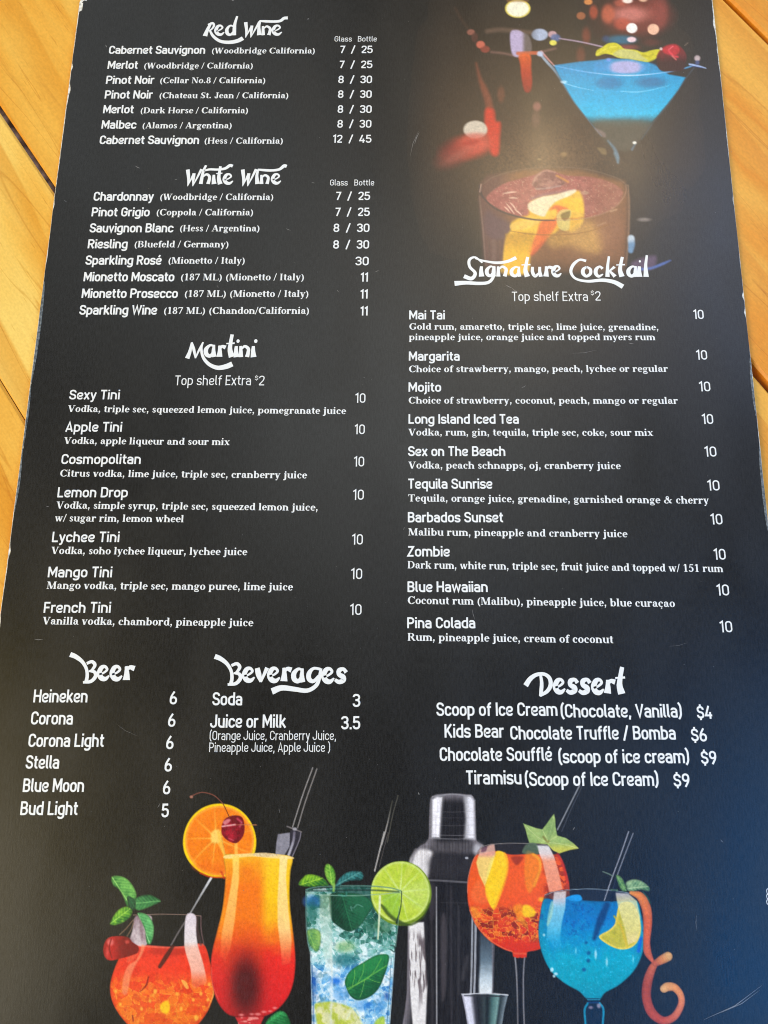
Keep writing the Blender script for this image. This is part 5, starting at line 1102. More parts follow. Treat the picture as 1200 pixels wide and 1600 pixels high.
F.fill([(612, 360), (700, 362), (738, 440), (768, 540), (796, 664), (704, 692), (682, 590), (655, 470)], lambda X, Y, sd: grad(Y, [(F.Y(360), (232, 226, 222)), (F.Y(430), (238, 214, 204)), (F.Y(470), (240, 160, 126)), (F.Y(660), (242, 150, 116))]), a=.9, curve=False, soft=1.4)
F.line([(238, 366), (330, 350), (500, 345), (660, 353), (700, 366)], 5, (140, 130, 124), a=.75, soft=.6); F.line([(235, 370), (180, 455), (142, 575), (134, 690)], 4, (240, 170, 150), a=.5)
F.line([(762, 420), (800, 500), (830, 620)], 18, (186, 36, 24), a=.7, soft=1.6)
F.line([(466, 1140), (474, 1230), (482, 1400), (486, 1620), (486, 1800)], 9, lambda U, V: C(150, 146, 148) - 40 * U[..., None], a=.85, soft=.8); F.line([(532, 1140), (524, 1250), (524, 1450), (530, 1620), (532, 1800)], 8, (138, 134, 138), a=.8, soft=.8); F.line([(500, 1150), (502, 1700)], 24, (18, 16, 20), a=.8, soft=1.5)
cv.use('starfruit')
st_ = [(523, 208), (560, 222), (610, 240), (655, 250), (690, 205), (722, 160), (736, 143), (744, 180), (746, 230), (758, 292), (820, 310), (870, 345), (907, 380), (840, 392), (772, 414), (730, 395), (690, 352), (620, 345), (566, 342), (552, 300), (540, 250)]
F.fill(st_, lambda X, Y, sd: lerp(lerp(C(128, 158, 84), C(178, 196, 112), fbm(X / 7, Y / 7, 51)), C(196, 190, 72), smooth((Y - F.Y(330)) / 14)), curve=False, soft=1.0)
for q in ([(535, 220), (620, 300), (680, 335)], [(736, 160), (715, 250), (685, 335)], [(900, 378), (790, 350), (690, 338)], [(655, 252), (680, 300), (688, 335)], [(758, 295), (725, 315), (690, 335)]): F.line(q, 4, (206, 214, 140), a=.7, soft=.7)
F.line([(662, 300), (690, 335), (700, 330)], 14, (120, 100, 30), a=.6, soft=1.6); F.fill([(700, 200), (730, 170), (735, 250), (700, 320), (690, 280)], (112, 140, 78), a=.5, soft=2)
F.fill([(515, 410), (530, 370), (560, 345), (615, 350), (628, 420), (590, 412), (550, 420)], (92, 112, 84), a=.75, soft=1.5)
F.line([(760, 250), (820, 130), (886, -2), (915, -60)], 8, (140, 140, 142), a=.85, soft=.6); F.line([(790, 262), (850, 120), (905, 5), (930, -50)], 5, (70, 70, 76), a=.8, soft=.6)

# --- blue goblet
F = Frame(cv, 830, 1280, 4.615); cv.use('blue_goblet')
bg_ = [(100, 546), (180, 520), (300, 506), (430, 504), (560, 512), (690, 530), (745, 548), (792, 680), (812, 800), (808, 940), (750, 1080), (640, 1190), (535, 1250), (492, 1298), (405, 1296), (345, 1242), (240, 1182), (140, 1092), (76, 960), (52, 820), (64, 690)]
F.fill(bg_, (30, 40, 58), a=.6, soft=1.1)
bl = [(92, 578), (170, 580), (250, 566), (300, 548), (352, 548), (366, 584), (500, 592), (640, 592), (760, 590), (792, 680), (812, 800), (808, 940), (750, 1080), (640, 1190), (535, 1250), (492, 1298), (405, 1296), (345, 1242), (240, 1182), (140, 1092), (76, 960), (52, 820), (64, 690)]
def bl_col(X, Y, sd):
    y = (Y - F.Y(580)) * 4.615; x = (X - F.X(430)) * 4.615; n = fbm(X / 12, Y / 12, 61) - .5
    out = grad(y + 160 * n, [(0, (6, 108, 164)), (120, (4, 116, 184)), (300, (4, 140, 186)), (420, (8, 160, 184)), (600, (8, 152, 172)), (720, (8, 140, 164))])
    out = lerp(out, C(10, 138, 164), smooth((np.abs(x) - 280) / 80) * .8)
    m = fbm(X / 5, Y / 5, 63); out = lerp(out, C(8, 76, 150), smooth((m - .60) * 8) * smooth((330 - y) / 120) * .5); out = lerp(out, C(70, 196, 224), smooth((fbm(X / 3, Y / 3, 66) - .66) * 8) * smooth((y - 200) / 100) * .5)
    return lerp(out, out * .8, smooth(1 - sd / 2.2))
F.fill(bl, bl_col, soft=1.0)
F.fill([(250, 568), (300, 548), (352, 548), (364, 584), (300, 590)], (24, 146, 214), soft=1.5); F.line([(360, 590), (500, 600), (630, 598)], 12, (8, 100, 150), a=.7)
F.fill([(165, 526), (252, 518), (246, 640), (222, 740), (208, 850), (222, 960), (170, 930), (110, 850), (118, 740), (152, 620)], lambda X, Y, sd: grad(Y, [(F.Y(520), (222, 204, 196)), (F.Y(590), (210, 206, 208)), (F.Y(640), (140, 200, 216)), (F.Y(800), (96, 186, 210)), (F.Y(950), (40, 160, 200))]), a=lambda X, Y: .88 - .5 * smooth((Y - F.Y(760)) / 40), curve=False, soft=1.6)
F.fill([(140, 600), (160, 610), (150, 700), (120, 770), (112, 740)], (176, 210, 176), a=.6, soft=1.5)
F.line([(545, 620, 44), (500, 730, 52), (455, 860, 26)], 48, (10, 46, 92), a=.75, soft=3)
for x_, y_, r_ in ((396, 890, 10), (415, 965, 14), (412, 1020, 13), (380, 1085, 14)): F.ell(x_, y_, r_, r_, (8, 66, 120), a=.7, soft=2)
for x_, y_, rx_, ry_, a_ in ((92, 835, 9, 10, .8), (465, 975, 9, 32, .8), (545, 1030, 8, 30, .7), (322, 950, 6, 24, .5), (150, 1085, 12, 16, .9), (178, 1115, 14, 10, .9), (165, 1132, 8, 8, .8), (735, 1010, 5, 24, .5)): F.ell(x_, y_, rx_, ry_, (190, 226, 232), a=a_, soft=1.3)
F.line([(790, 860), (775, 950)], 26, (14, 86, 206), a=.7, soft=2)
F.line([(95, 548), (180, 521), (300, 507), (430, 504), (560, 512), (690, 531), (745, 550)], 4.5, (140, 156, 166), a=.85, soft=.6)
cv.use('lemon_wedge')
F.fill([(612, 712), (600, 760), (560, 800), (488, 848), (560, 908), (640, 938), (715, 928), (768, 880), (792, 790), (768, 670), (720, 600), (640, 610)], lambda X, Y, sd: lerp(lerp(C(176, 168, 36), C(206, 188, 60), fbm(X / 5, Y / 5, 71)), C(236, 204, 74), smooth(1 - (sd - 1) / 3.2)), soft=1.2)
F.line([(600, 700), (650, 780), (690, 920)], 14, (214, 176, 30), a=.8, soft=1.6)
F.fill([(608, 530), (700, 536), (762, 590), (786, 700), (788, 800), (760, 880), (700, 905), (672, 780), (640, 680), (624, 620)], lambda X, Y, sd: grad(Y, [(F.Y(530), (196, 188, 192)), (F.Y(600), (226, 216, 150)), (F.Y(800), (228, 212, 130)), (F.Y(900), (238, 208, 150))]), a=.82, curve=False, soft=1.6)
cv.use('blue_straws')
F.line([(702, 90), (640, 270), (580, 430), (527, 586)], 6, (160, 160, 168), a=.9, soft=.6); F.line([(735, 102), (670, 270), (615, 420), (590, 500)], 6, (132, 134, 144), a=.9, soft=.6); F.line([(615, 440), (580, 580)], 30, (18, 24, 40), a=.8, soft=1.2)
cv.use('sprig')
mint([([(612, 405), (650, 420), (682, 480), (690, 518), (655, 516), (628, 470)], (44, 92, 50), (120, 160, 90), 612, 405, 1.0, None, 31),
      ([(690, 500), (685, 455), (740, 434), (800, 448), (852, 492), (846, 520), (790, 508), (740, 522), (700, 516)], (50, 96, 60), (150, 180, 128), 690, 500, -.1, (180, 200, 150), 32),
      ([(800, 515), (845, 560), (862, 610), (830, 580)], (20, 50, 44), (40, 80, 60), 800, 515, 1, None, 33)])
F.line([(516, 378, 5), (560, 395, 8), (590, 412, 5)], 6, (110, 130, 110), a=.8); F.line([(580, 510), (620, 512)], 12, (90, 130, 90), a=.6)
cv.use('peel')
def peel(a_, b_, c_): return lambda U, V: grad(U, [(0, a_), (.5, b_), (1, c_)]) * (1 - .22 * V[..., None] ** 2) * (0.96 + .08 * vnoise(U * 60, V * 2, 3))[..., None]
F.line([(720, 530, 26), (790, 560, 60), (832, 650, 66), (840, 760, 60), (832, 880, 50), (840, 960, 52), (876, 1026, 22)], 50, peel((228, 138, 60), (222, 96, 44), (206, 92, 56)), soft=1.0)
F.line([(900, 1032, 40), (868, 1085, 56), (838, 1180, 66), (832, 1290, 64), (870, 1395, 66), (950, 1452, 56), (1030, 1425, 52), (1080, 1340, 46), (1078, 1270, 46), (1035, 1215, 54), (985, 1208, 62), (958, 1222, 56)], 50, lambda U, V: grad(U, [(0, (206, 104, 60)), (.2, (168, 66, 42)), (.45, (188, 70, 46)), (.6, (216, 112, 70)), (.8, (226, 140, 72)), (1, (230, 168, 106))]) * (1 - .2 * V[..., None] ** 2), soft=1.0)
F.line([(985, 990, 66), (945, 1012, 62), (895, 1040, 44)], 60, peel((226, 164, 96), (214, 128, 66), (196, 90, 52)), soft=1.0)
cv.use('blue_goblet')
def bstem(U, V): return lerp(C(14, 120, 150), C(10, 40, 70), smooth(1 - np.abs(V) * 1.2))
F.fill([(405, 1290), (492, 1292), (488, 1322), (520, 1368), (524, 1480), (516, 1700), (398, 1700), (390, 1480), (384, 1372), (412, 1325)], (14, 34, 54), curve=False, soft=1.0)
for q in ([(410, 1325), (386, 1375), (392, 1480), (400, 1680)], [(492, 1325), (520, 1372), (516, 1480), (510, 1680)]): F.line(q, 14, (24, 142, 176), a=.9, soft=.9)
F.line([(408, 1300), (492, 1300)], 10, (36, 160, 190), a=.7); F.ell(430, 1358, 16, 10, (150, 130, 150), a=.8, soft=1.5); F.ell(488, 1345, 14, 18, (160, 150, 170), a=.8, soft=1.5); F.line([(415, 1322), (485, 1322)], 12, (12, 60, 110), a=.8)
cv.build({'shaker': ('printed_shaker', None, 'printed steel cocktail shaker'), 'jigger': ('printed_jigger', None, 'printed steel jigger in front of the shaker'),
    'red_goblet': ('printed_goblet', None, 'printed stemmed glass of red iced drink'), 'goblet_straw': ('straw', 'red_goblet', None), 'cherries': ('cherries', 'red_goblet', None), 'mint': ('mint_sprig', 'red_goblet', None),
    'hurricane': ('printed_hurricane_glass', None, 'printed tall curved glass of orange to red drink'), 'orange_wheel': ('orange_wheel', 'hurricane', None), 'straws': ('straws', 'hurricane', None), 'cherry': ('cherry', 'hurricane', None), 'mint_tip': ('mint_leaf', 'hurricane', None),
    'mojito': ('printed_highball_glass', None, 'printed tall glass of ice and mint leaves'), 'lime_wheel': ('lime_wheel', 'mojito', None), 'mojito_mint': ('mint_sprig', 'mojito', None),
    'spritz': ('printed_goblet', None, 'printed balloon glass of orange drink'), 'starfruit': ('starfruit_slice', 'spritz', None),
    'blue_goblet': ('printed_goblet', None, 'printed balloon glass of bright blue drink'), 'lemon_wedge': ('lemon_wedge', 'blue_goblet', None), 'blue_straws': ('straws', 'blue_goblet', None), 'sprig': ('mint_sprig', 'blue_goblet', None), 'peel': ('orange_peel', 'blue_goblet', None)})

# ================= bar photograph printed at the head of the sheet
cv = Canvas(-0.0080, 0.1385, 0.0560, 0.2146, 0.00038)
cv.use('bar')
# out-of-focus room: brown haze fading into black; lamp glare and sparkle painted in
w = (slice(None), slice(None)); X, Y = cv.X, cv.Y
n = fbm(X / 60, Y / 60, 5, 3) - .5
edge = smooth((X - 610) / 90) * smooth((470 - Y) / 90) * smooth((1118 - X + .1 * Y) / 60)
haze_glare = np.exp(-((X - 860) / 150) ** 2 - ((Y - 255) / 95) ** 2) * .12 + np.exp(-((X - 855) / 88) ** 2 - ((Y - 262) / 58) ** 2) * (.44 + .8 * (fbm(X / 2.4, Y / 2.4, 17, 3) - .5)) + np.exp(-((X - 800) / 210) ** 2 - ((Y - 190) / 160) ** 2) * .22
cv.put(w, np.clip((haze_glare + .06 * n), 0, 1) * edge, np.zeros(X.shape + (3,)) + C(124, 92, 62))
G_F = Frame(cv, 640, 0, 4.615); H_F = Frame(cv, 820, 0, 4.0); I_F = Frame(cv, 730, 240, 3.43)
F = G_F
F.line([(330, 60), (380, 150), (430, 215), (450, 250)], 20, (70, 48, 34), a=.5, soft=3)
for x_, y_, rx_, ry_, c_, a_ in ((442, 232, 27, 20, (160, 96, 78), .8), (470, 270, 22, 34, (96, 54, 44), .6), (512, 322, 30, 26, (208, 104, 80), .9), (545, 355, 32, 24, (150, 66, 50), .8)): F.ell(x_, y_, rx_, ry_, c_, a=a_, soft=1.6)
F.ell(780, 62, 91, 66, lambda x, y: lerp(C(250, 240, 206), C(226, 200, 84), smooth((np.hypot(x, y) - .78) * 5)), soft=1.0)
F.fill([(700, 0), (860, 0), (850, 14), (705, 14)], (150, 100, 50), a=.6, soft=2, curve=False)
F.line([(560, 225), (650, 215), (760, 222), (900, 240)], 30, (120, 92, 74), a=.5, soft=3)
F.line([(590, 375), (680, 385), (760, 400), (850, 392), (920, 380), (1050, 350)], 14, (140, 100, 88), a=.6, soft=2.4)
F.fill([(728, 235), (770, 216), (815, 232), (860, 260), (880, 330), (870, 380), (800, 410), (748, 400), (730, 340)], lambda X, Y, sd: lerp(C(196, 176, 204), C(112, 98, 92), smooth((X - F.X(800)) / 9)), a=.9, soft=2)
F.line([(780, 385), (850, 382), (925, 382)], 24, (206, 96, 58), a=.85, soft=1.5)
F.fill([(790, 395), (868, 395), (876, 500), (882, 600), (868, 660), (830, 655), (808, 560), (800, 470)], lambda X, Y, sd: grad(Y, [(F.Y(400), (222, 92, 34)), (F.Y(520), (190, 56, 28)), (F.Y(660), (150, 40, 28))]), a=.92, soft=2.2)
F.ell(938, 250, 58, 42, lambda x, y: lerp(C(178, 186, 204), C(140, 146, 160), smooth(-x)), a=.95, soft=1.6); F.ell(1030, 248, 30, 24, (206, 160, 160), a=.9, soft=1.4); F.ell(1052, 272, 34, 26, (86, 104, 146), a=.9, soft=2); F.ell(1035, 308, 25, 19, (240, 224, 90), a=.95, soft=1.2)
F.fill([(480, 455), (500, 510), (520, 570), (560, 640), (590, 720), (600, 790), (560, 800), (540, 720), (510, 620), (490, 530)], (150, 76, 50), a=.62, soft=4)
F.fill([(545, 800), (575, 778), (610, 800), (620, 870), (655, 890), (650, 990), (640, 1110), (590, 1110), (560, 980), (545, 900)], (214, 56, 34), a=.9, soft=4)
F.ell(420, 1060, 175, 78, lambda x, y: lerp(C(206, 70, 48), C(130, 40, 32), smooth(-x * 1.1)), a=.8, soft=9, rot=-.22)
F.ell(330, 1120, 120, 60, (150, 60, 48), a=.5, soft=10, rot=-.45)
F.ell(475, 935, 86, 64, lambda x, y: lerp(C(214, 196, 170), C(206, 150, 130), smooth((y - .2) * 2)), a=.95, soft=1.8)
F.ell(480, 1030, 95, 66, (214, 92, 72), a=.6, soft=7); F.fill([(380, 1035), (440, 1012), (500, 1018), (440, 1050)], (150, 34, 24), a=.5, soft=4)
F.ell(350, 1120, 90, 26, (176, 110, 90), a=.4, soft=7, rot=-.5)
F.ell(660, 680, 26, 54, (140, 78, 52), a=.4, soft=3); F.ell(918, 768, 28, 32, (170, 108, 96), a=.55, soft=2.4); F.ell(910, 860, 28, 60, (130, 92, 76), a=.4, soft=3)
F = H_F
# glowing globe behind the martini
F.fill([(400, -20), (800, -20), (905, 60), (880, 170), (760, 260), (520, 260), (400, 170)], (48, 22, 18), a=.75, soft=10)
F.ell(700, 100, 200, 120, (122, 48, 38), a=.85, soft=12); F.ell(830, 60, 60, 90, (150, 62, 52), a=.6, soft=9); F.ell(660, 90, 110, 48, (206, 120, 106), a=.9, soft=8); F.ell(520, 88, 40, 58, (196, 92, 62), a=.85, soft=4); F.ell(850, 90, 36, 80, (140, 60, 50), a=.7, soft=5)
F.ell(430, 76, 26, 42, (180, 70, 42), a=.8, soft=3); F.ell(352, 99, 27, 23, (170, 96, 56), a=.85, soft=1.6); F.ell(397, 12, 26, 18, (226, 140, 70), a=.95, soft=1.4); F.ell(600, 18, 40, 22, (196, 90, 66), a=.7, soft=3)
F.ell(642, 4, 32, 17, (250, 226, 206), soft=1.4); F.ell(740, 0, 24, 11, (236, 190, 150), a=.9, soft=1.4); F.ell(610, 150, 50, 36, (190, 76, 54), a=.8, soft=4)
F.ell(669, 176, 35, 32, (252, 240, 226), soft=1.2); F.ell(803, 183, 36, 34, (244, 186, 150), soft=1.2); F.ell(600, 248, 90, 28, (24, 110, 140), a=.8, soft=4); F.ell(505, 240, 20, 20, (30, 60, 110), a=.6, soft=3); F.ell(667, 247, 29, 17, (244, 206, 206), soft=1.2); F.ell(640, 294, 60, 14, (150, 64, 60), a=.7, soft=3)
F.ell(385, 222, 24, 46, (150, 62, 40), a=.5, soft=4); F.ell(790, 265, 50, 20, (100, 40, 34), a=.6, soft=4); F.ell(350, 350, 26, 50, (140, 66, 46), a=.4, soft=4)
cv.use('martini')
F.line([(215, 240, 7), (350, 262, 8), (485, 292, 8)], 8, (176, 150, 166), a=.9, soft=1)
mart = [(182, 408), (260, 398), (345, 385), (440, 378), (530, 368), (640, 368), (740, 378), (815, 398), (850, 436), (900, 466), (1003, 484), (960, 560), (890, 650), (805, 750), (770, 800), (445, 800), (385, 735), (310, 640), (245, 530), (205, 455)]
def mart_col(X, Y, sd):
    y = (Y - F.Y(370)) * 4; x = (X - F.X(600)) * 4; n = fbm(X / 14, Y / 14, 81) - .5
    out = grad(y + 40 * n, [(0, (20, 130, 172)), (60, (4, 144, 192)), (160, (0, 158, 200)), (260, (0, 172, 212)), (345, (0, 182, 216)), (400, (40, 130, 146)), (430, (84, 92, 84))])
    return lerp(out, C(70, 190, 226), smooth((vnoise(X / 1.6, Y / 1.6, 4) - .82) * 8) * .4)
F.fill(mart, mart_col, curve=False, soft=1.6, a=lambda X, Y: 1 - .86 * smooth((Y - F.Y(712)) / 20))
F.fill([(440, 760), (780, 765), (700, 890), (640, 940), (560, 930), (500, 870)], (84, 82, 70), a=.6, soft=5)
F.ell(630, 420, 125, 42, lambda x, y: lerp(C(196, 178, 214), C(110, 160, 214), smooth((np.abs(x) - .55) * 2.5)), a=.92, soft=3.5)
F.ell(530, 520, 80, 34, (52, 104, 150), a=.55, soft=4); F.ell(790, 515, 90, 32, (60, 92, 134), a=.55, soft=4); F.fill([(440, 390), (500, 372), (560, 370), (520, 410), (500, 450), (440, 450)], (70, 150, 206), a=.5, soft=3)
F.line([(180, 410, 6), (350, 444, 8), (500, 464, 7), (640, 472, 9), (800, 462, 7), (950, 440, 7), (1060, 408, 5)], 8, lambda U, V: lerp(C(90, 170, 220), C(196, 220, 240), smooth(1 - np.abs(U - .5) * 2.6)), a=.95, soft=.9)
F.line([(245, 520, 8), (330, 545, 6), (430, 566, 4)], 6, (150, 208, 236), a=.75, soft=.9); F.line([(600, 570, 6), (700, 575, 10), (800, 560, 5), (900, 535, 3)], 6, (150, 214, 240), a=.7, soft=1); F.line([(430, 566), (600, 572)], 3, (80, 180, 226), a=.6)
F.line([(90, 330, 14), (140, 390, 16), (185, 440, 14), (230, 510, 9), (300, 625, 6), (400, 755, 5), (480, 850, 5)], 10, lambda U, V: lerp(C(176, 190, 204), C(80, 110, 130), smooth(U * 1.6)), a=.75, soft=1.1)
F.line([(104, 322, 12), (150, 375, 10), (185, 410, 6)], 8, (204, 140, 130), a=.85, soft=1); F.ell(96, 336, 20, 16, (190, 196, 214), a=.9, soft=1.6); F.ell(245, 512, 20, 9, (200, 226, 240), a=.8, soft=1.2)
F.line([(1060, 420, 5), (1000, 500, 4), (900, 650, 4), (800, 770, 4), (730, 870, 5)], 4, (70, 88, 100), a=.7, soft=1)
F.line([(520, 880, 10), (560, 930, 18), (580, 980, 20), (582, 1015, 10)], 16, (96, 124, 138), a=.8, soft=2); F.line([(690, 900, 8), (670, 935, 12)], 10, (90, 120, 140), a=.7, soft=1.6); F.ell(686, 892, 12, 9, (240, 232, 214), soft=1.2)
F.fill([(440, 800), (500, 830), (500, 860), (455, 830)], (140, 116, 110), a=.6, soft=2)
F.fill([(455, 925), (500, 930), (510, 965), (480, 960)], (150, 124, 80), a=.6, soft=2); F.line([(600, 950), (610, 990), (640, 1010)], 14, (60, 42, 28), a=.7, soft=2); F.ell(245, 965, 20, 14, (170, 134, 84), a=.6, soft=2); F.ell(90, 996, 12, 6, (180, 150, 100), a=.6, soft=1.5)
F.line([(1030, 402, 10), (1080, 412, 11), (1132, 426, 4)], 9, (166, 186, 220), a=.95, soft=.9); F.line([(1040, 412), (1110, 424)], 5, (40, 60, 120), a=.6); F.ell(1078, 364, 17, 17, (206, 180, 176), a=.85, soft=1.6); F.ell(1078, 392, 12, 14, (70, 84, 130), a=.8, soft=1.6)
F.ell(525, 374, 16, 10, (130, 150, 220), a=.8, soft=1.6)
cv.use('lemon_twist')
F.fill([(443, 342), (452, 315), (485, 295), (520, 272), (565, 267), (598, 285), (625, 306), (690, 312), (740, 328), (790, 315), (846, 310), (838, 345), (806, 378), (770, 388), (715, 380), (650, 366), (590, 362), (548, 344), (500, 336), (455, 350)], lambda X, Y, sd: lerp(C(196, 178, 26), C(232, 220, 40), fbm(X / 9, Y / 9, 83)), soft=1.1)
F.fill([(550, 340), (590, 310), (640, 308), (700, 322), (735, 350), (770, 380), (700, 374), (600, 360)], (202, 196, 124), a=.85, soft=2.2); F.line([(735, 345), (775, 352), (800, 340)], 10, (170, 150, 20), a=.6, soft=1.6)
F.line([(450, 340), (520, 300), (575, 290)], 8, (244, 232, 90), a=.6, soft=1.6); F.fill([(775, 388), (810, 372), (850, 360), (850, 420), (800, 400)], (20, 24, 40), a=.6, soft=2)
cv.use('cherry')
F.fill([(858, 300), (900, 278), (945, 276), (985, 305), (1010, 350), (1005, 400), (985, 440), (920, 446), (850, 440), (828, 400), (825, 350)], lambda X, Y, sd: lerp(C(52, 12, 16), C(120, 22, 28), smooth((F.Y(400) - Y) / 20 + .3 * (fbm(X / 5, Y / 5, 2) - .5))), soft=1.6)
F.fill([(862, 305), (905, 282), (950, 284), (968, 315), (940, 345), (900, 342), (870, 330)], (206, 30, 46), a=.85, soft=2); F.line([(900, 320), (930, 350), (955, 355)], 14, (230, 60, 74), a=.8, soft=1.4); F.line([(925, 290), (900, 310)], 9, (240, 110, 120), a=.7); F.line([(920, 350), (945, 372)], 10, (220, 110, 100), a=.8, soft=1); F.ell(852, 306, 9, 9, (226, 200, 190), a=.9)
F.line([(1000, 285, 3), (1018, 268, 4)], 3, (160, 140, 120), a=.6)
# the tumbler in front
F = I_F; cv.use('tumbler')
F.fill([(78, 160), (110, 120), (300, 90), (600, 90), (840, 150), (862, 240), (858, 420), (840, 640), (100, 640), (84, 420), (66, 240)], lambda X, Y, sd: lerp(C(122, 78, 70), C(164, 106, 62), smooth((X - F.X(150)) / 40)), a=lambda X, Y: .6 * (1 - .75 * smooth((Y - 395) / 40)), soft=6, curve=False)
def tum(X, Y, sd):
    n = fbm(X / 8, Y / 6, 91); s_ = fbm(X / 2.2, Y / 2.2, 95, 2)
    out = lerp(C(140, 70, 64), C(190, 110, 96), n); out = lerp(out, C(206, 158, 128), smooth((s_ - .66) * 7) * .5)
    return lerp(out, C(156, 112, 70), smooth((X - F.X(560)) / 60) * .35)
F.fill([(104, 245), (130, 205), (200, 160), (300, 130), (380, 108), (420, 86), (470, 98), (540, 118), (660, 125), (760, 150), (826, 190), (832, 225), (800, 280), (700, 330), (560, 352), (400, 352), (260, 332), (160, 290)], tum, a=.95, soft=1.6)
F.fill([(350, 165), (365, 120), (420, 90), (480, 110), (530, 150), (500, 175), (430, 190), (380, 195)], lambda X, Y, sd: lerp(C(112, 64, 60), C(172, 122, 104), smooth((fbm(X / 11, Y / 8, 7) - .35) * 2.6)), a=.8, soft=2.5); F.line([(350, 168), (372, 122), (420, 92), (470, 100)], 8, (186, 140, 120), a=.6, soft=1.4); F.line([(370, 190), (430, 186), (500, 172)], 8, (196, 170, 160), a=.5, soft=1.6); F.line([(480, 118), (520, 140), (540, 152)], 12, (214, 140, 60), a=.7, soft=1.5)
F.fill([(340, 240), (400, 215), (460, 205), (540, 195), (600, 215), (560, 235), (440, 245), (380, 255)], (150, 120, 120), a=.5, soft=3)
F.fill([(110, 305), (160, 340), (240, 380), (230, 420), (180, 460), (110, 440), (90, 360)], (92, 64, 70), a=.75, soft=5)
def opeel(X, Y, sd): return lerp(C(236, 168, 40), C(250, 206, 70), fbm(X / 9, Y / 9, 97))
F.fill([(236, 372), (290, 340), (330, 325), (335, 265), (400, 235), (480, 220), (560, 205), (600, 200), (620, 240), (626, 300), (620, 370), (570, 420), (500, 400), (480, 420), (430, 450), (380, 490), (340, 540), (320, 640), (190, 640), (190, 560), (210, 450), (232, 410)], opeel, a=.93, curve=True, soft=3.2)
F.fill([(335, 262), (400, 232), (480, 218), (570, 192), (582, 205), (540, 232), (470, 262), (430, 310), (410, 338), (350, 318), (325, 290)], lambda X, Y, sd: lerp(C(232, 212, 168), C(246, 232, 200), fbm(X / 7, Y / 4, 3)), a=.9, soft=1.8)
F.fill([(240, 375), (330, 352), (400, 358), (360, 385), (300, 408), (235, 405)], (246, 196, 96), a=.6, soft=1.6)
F.fill([(370, 430), (400, 360), (470, 350), (480, 300), (440, 300), (500, 262), (545, 290), (500, 340), (470, 400), (420, 470), (350, 545), (330, 520)], (226, 92, 44), a=.8, soft=3); F.fill([(470, 268), (540, 235), (610, 250), (622, 320), (560, 300), (500, 280)], (248, 190, 46), a=.8, soft=2.4)
F.fill([(205, 430), (360, 420), (345, 520), (320, 590), (280, 640), (200, 640), (200, 540)], lambda X, Y, sd: lerp(C(196, 140, 40), C(246, 180, 40), smooth((Y - F.Y(450)) / 30)), a=.75, soft=2.5, curve=False)
F.fill([(430, 455), (480, 420), (560, 410), (640, 370), (700, 420), (712, 520), (640, 520), (560, 490), (460, 500)], lambda X, Y, sd: lerp(C(170, 122, 50), C(226, 170, 84), fbm(X / 3, Y / 3, 12)), a=.7, soft=9)
F.ell(640, 440, 110, 90, (206, 150, 80), a=.35, soft=14); F.ell(760, 400, 70, 120, (170, 112, 84), a=.3, soft=12)
F.fill([(480, 330), (510, 300), (555, 305), (552, 350), (545, 405), (510, 412), (485, 385)], (216, 190, 110), a=.85, soft=1.6); F.fill([(500, 330), (530, 312), (552, 310), (545, 345), (520, 360)], (110, 82, 30), a=.7, soft=1.5)
F.line([(862, 170, 5), (868, 300, 9), (862, 480, 8), (850, 600, 5)], 8, (176, 132, 100), a=.5, soft=1.6); F.line([(66, 230, 6), (84, 400, 8), (100, 600, 6)], 8, (150, 116, 104), a=.5, soft=1.4); F.line([(84, 165, 4), (150, 122, 5), (300, 84, 5), (470, 72, 5), (640, 84, 5), (800, 130, 5), (862, 175, 4)], 5, (140, 112, 92), a=.4, soft=1.2)
F.line([(66, 170, 8), (72, 210, 12), (100, 252, 8), (160, 300, 8), (260, 335, 9), (370, 355, 9), (470, 358, 6)], 8, (70, 52, 50), a=.8, soft=1); F.line([(75, 165, 6), (68, 205, 7)], 6, (200, 160, 140), a=.7, soft=1)
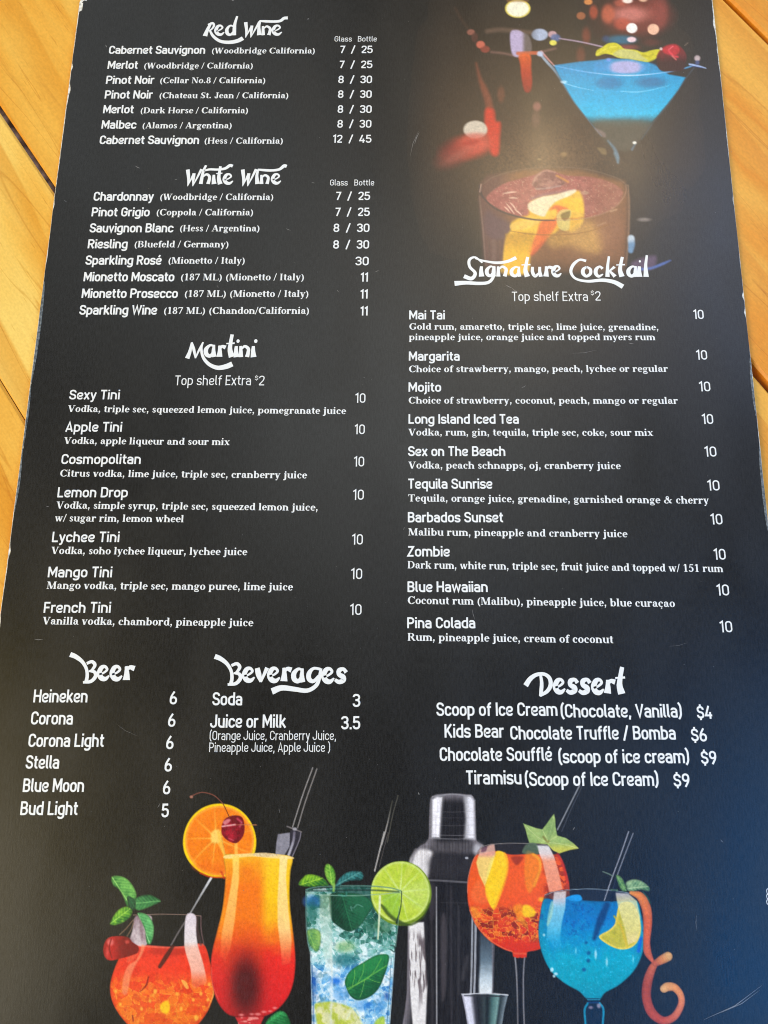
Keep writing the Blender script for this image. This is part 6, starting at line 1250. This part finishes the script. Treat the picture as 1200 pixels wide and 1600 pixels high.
F.line([(470, 358, 4), (600, 352, 4), (720, 325, 5), (800, 280, 6), (848, 215, 7), (850, 170, 4)], 6, (176, 130, 100), a=.6, soft=1.2); F.line([(470, 350), (600, 345), (700, 318)], 6, (150, 60, 40), a=.3)
F.line([(230, 415, 4), (350, 432, 5), (500, 436, 5), (640, 420, 5), (760, 380, 3)], 5, (150, 96, 40), a=.7, soft=1)
for x_, y_, x2, y2 in ((190, 215, 262, 205), (210, 268, 250, 320), (230, 262, 262, 300), (255, 300, 292, 330), (225, 238, 270, 240), (200, 285, 225, 310)): F.line([(x_, y_, 3), ((x_ + x2) / 2, (y_ + y2) / 2 - 2, 8), (x2, y2, 4)], 6, (236, 200, 170), a=.8, soft=.9)
F.line([(770, 310), (800, 300)], 9, (206, 160, 120), a=.6, soft=1.4); F.line([(700, 385), (740, 370)], 7, (196, 150, 110), a=.5, soft=1.4)
for x_ in (118, 165, 186): F.line([(x_, 460), (x_ + 2, 560), (x_ + 5, 640)], 7, (84, 60, 52), a=.55, soft=1.4)
F.line([(142, 470), (146, 640)], 22, (124, 96, 84), a=.4, soft=2); F.ell(630, 210, 22, 10, (196, 156, 120), a=.6, soft=1.6)
F.line([(795, 0, 22), (805, 30, 16), (808, 50, 8)], 20, (104, 130, 142), a=.6, soft=2)
cv.use('bar')
F.line([(878, 455, 36), (880, 490, 34), (876, 520, 26)], 34, lambda U, V: lerp(C(206, 216, 220), C(112, 150, 180), smooth(U * 2)), a=.85, soft=2); F.ell(948, 354, 30, 9, (140, 126, 116), a=.8, soft=2)
F.fill([(880, 590), (940, 560), (1010, 550), (1000, 610), (930, 630)], (120, 92, 120), a=.5, soft=4); F.line([(900, 620, 14), (980, 615, 12), (1050, 590, 12), (1090, 572, 4)], 12, (84, 112, 176), a=.8, soft=1.6)
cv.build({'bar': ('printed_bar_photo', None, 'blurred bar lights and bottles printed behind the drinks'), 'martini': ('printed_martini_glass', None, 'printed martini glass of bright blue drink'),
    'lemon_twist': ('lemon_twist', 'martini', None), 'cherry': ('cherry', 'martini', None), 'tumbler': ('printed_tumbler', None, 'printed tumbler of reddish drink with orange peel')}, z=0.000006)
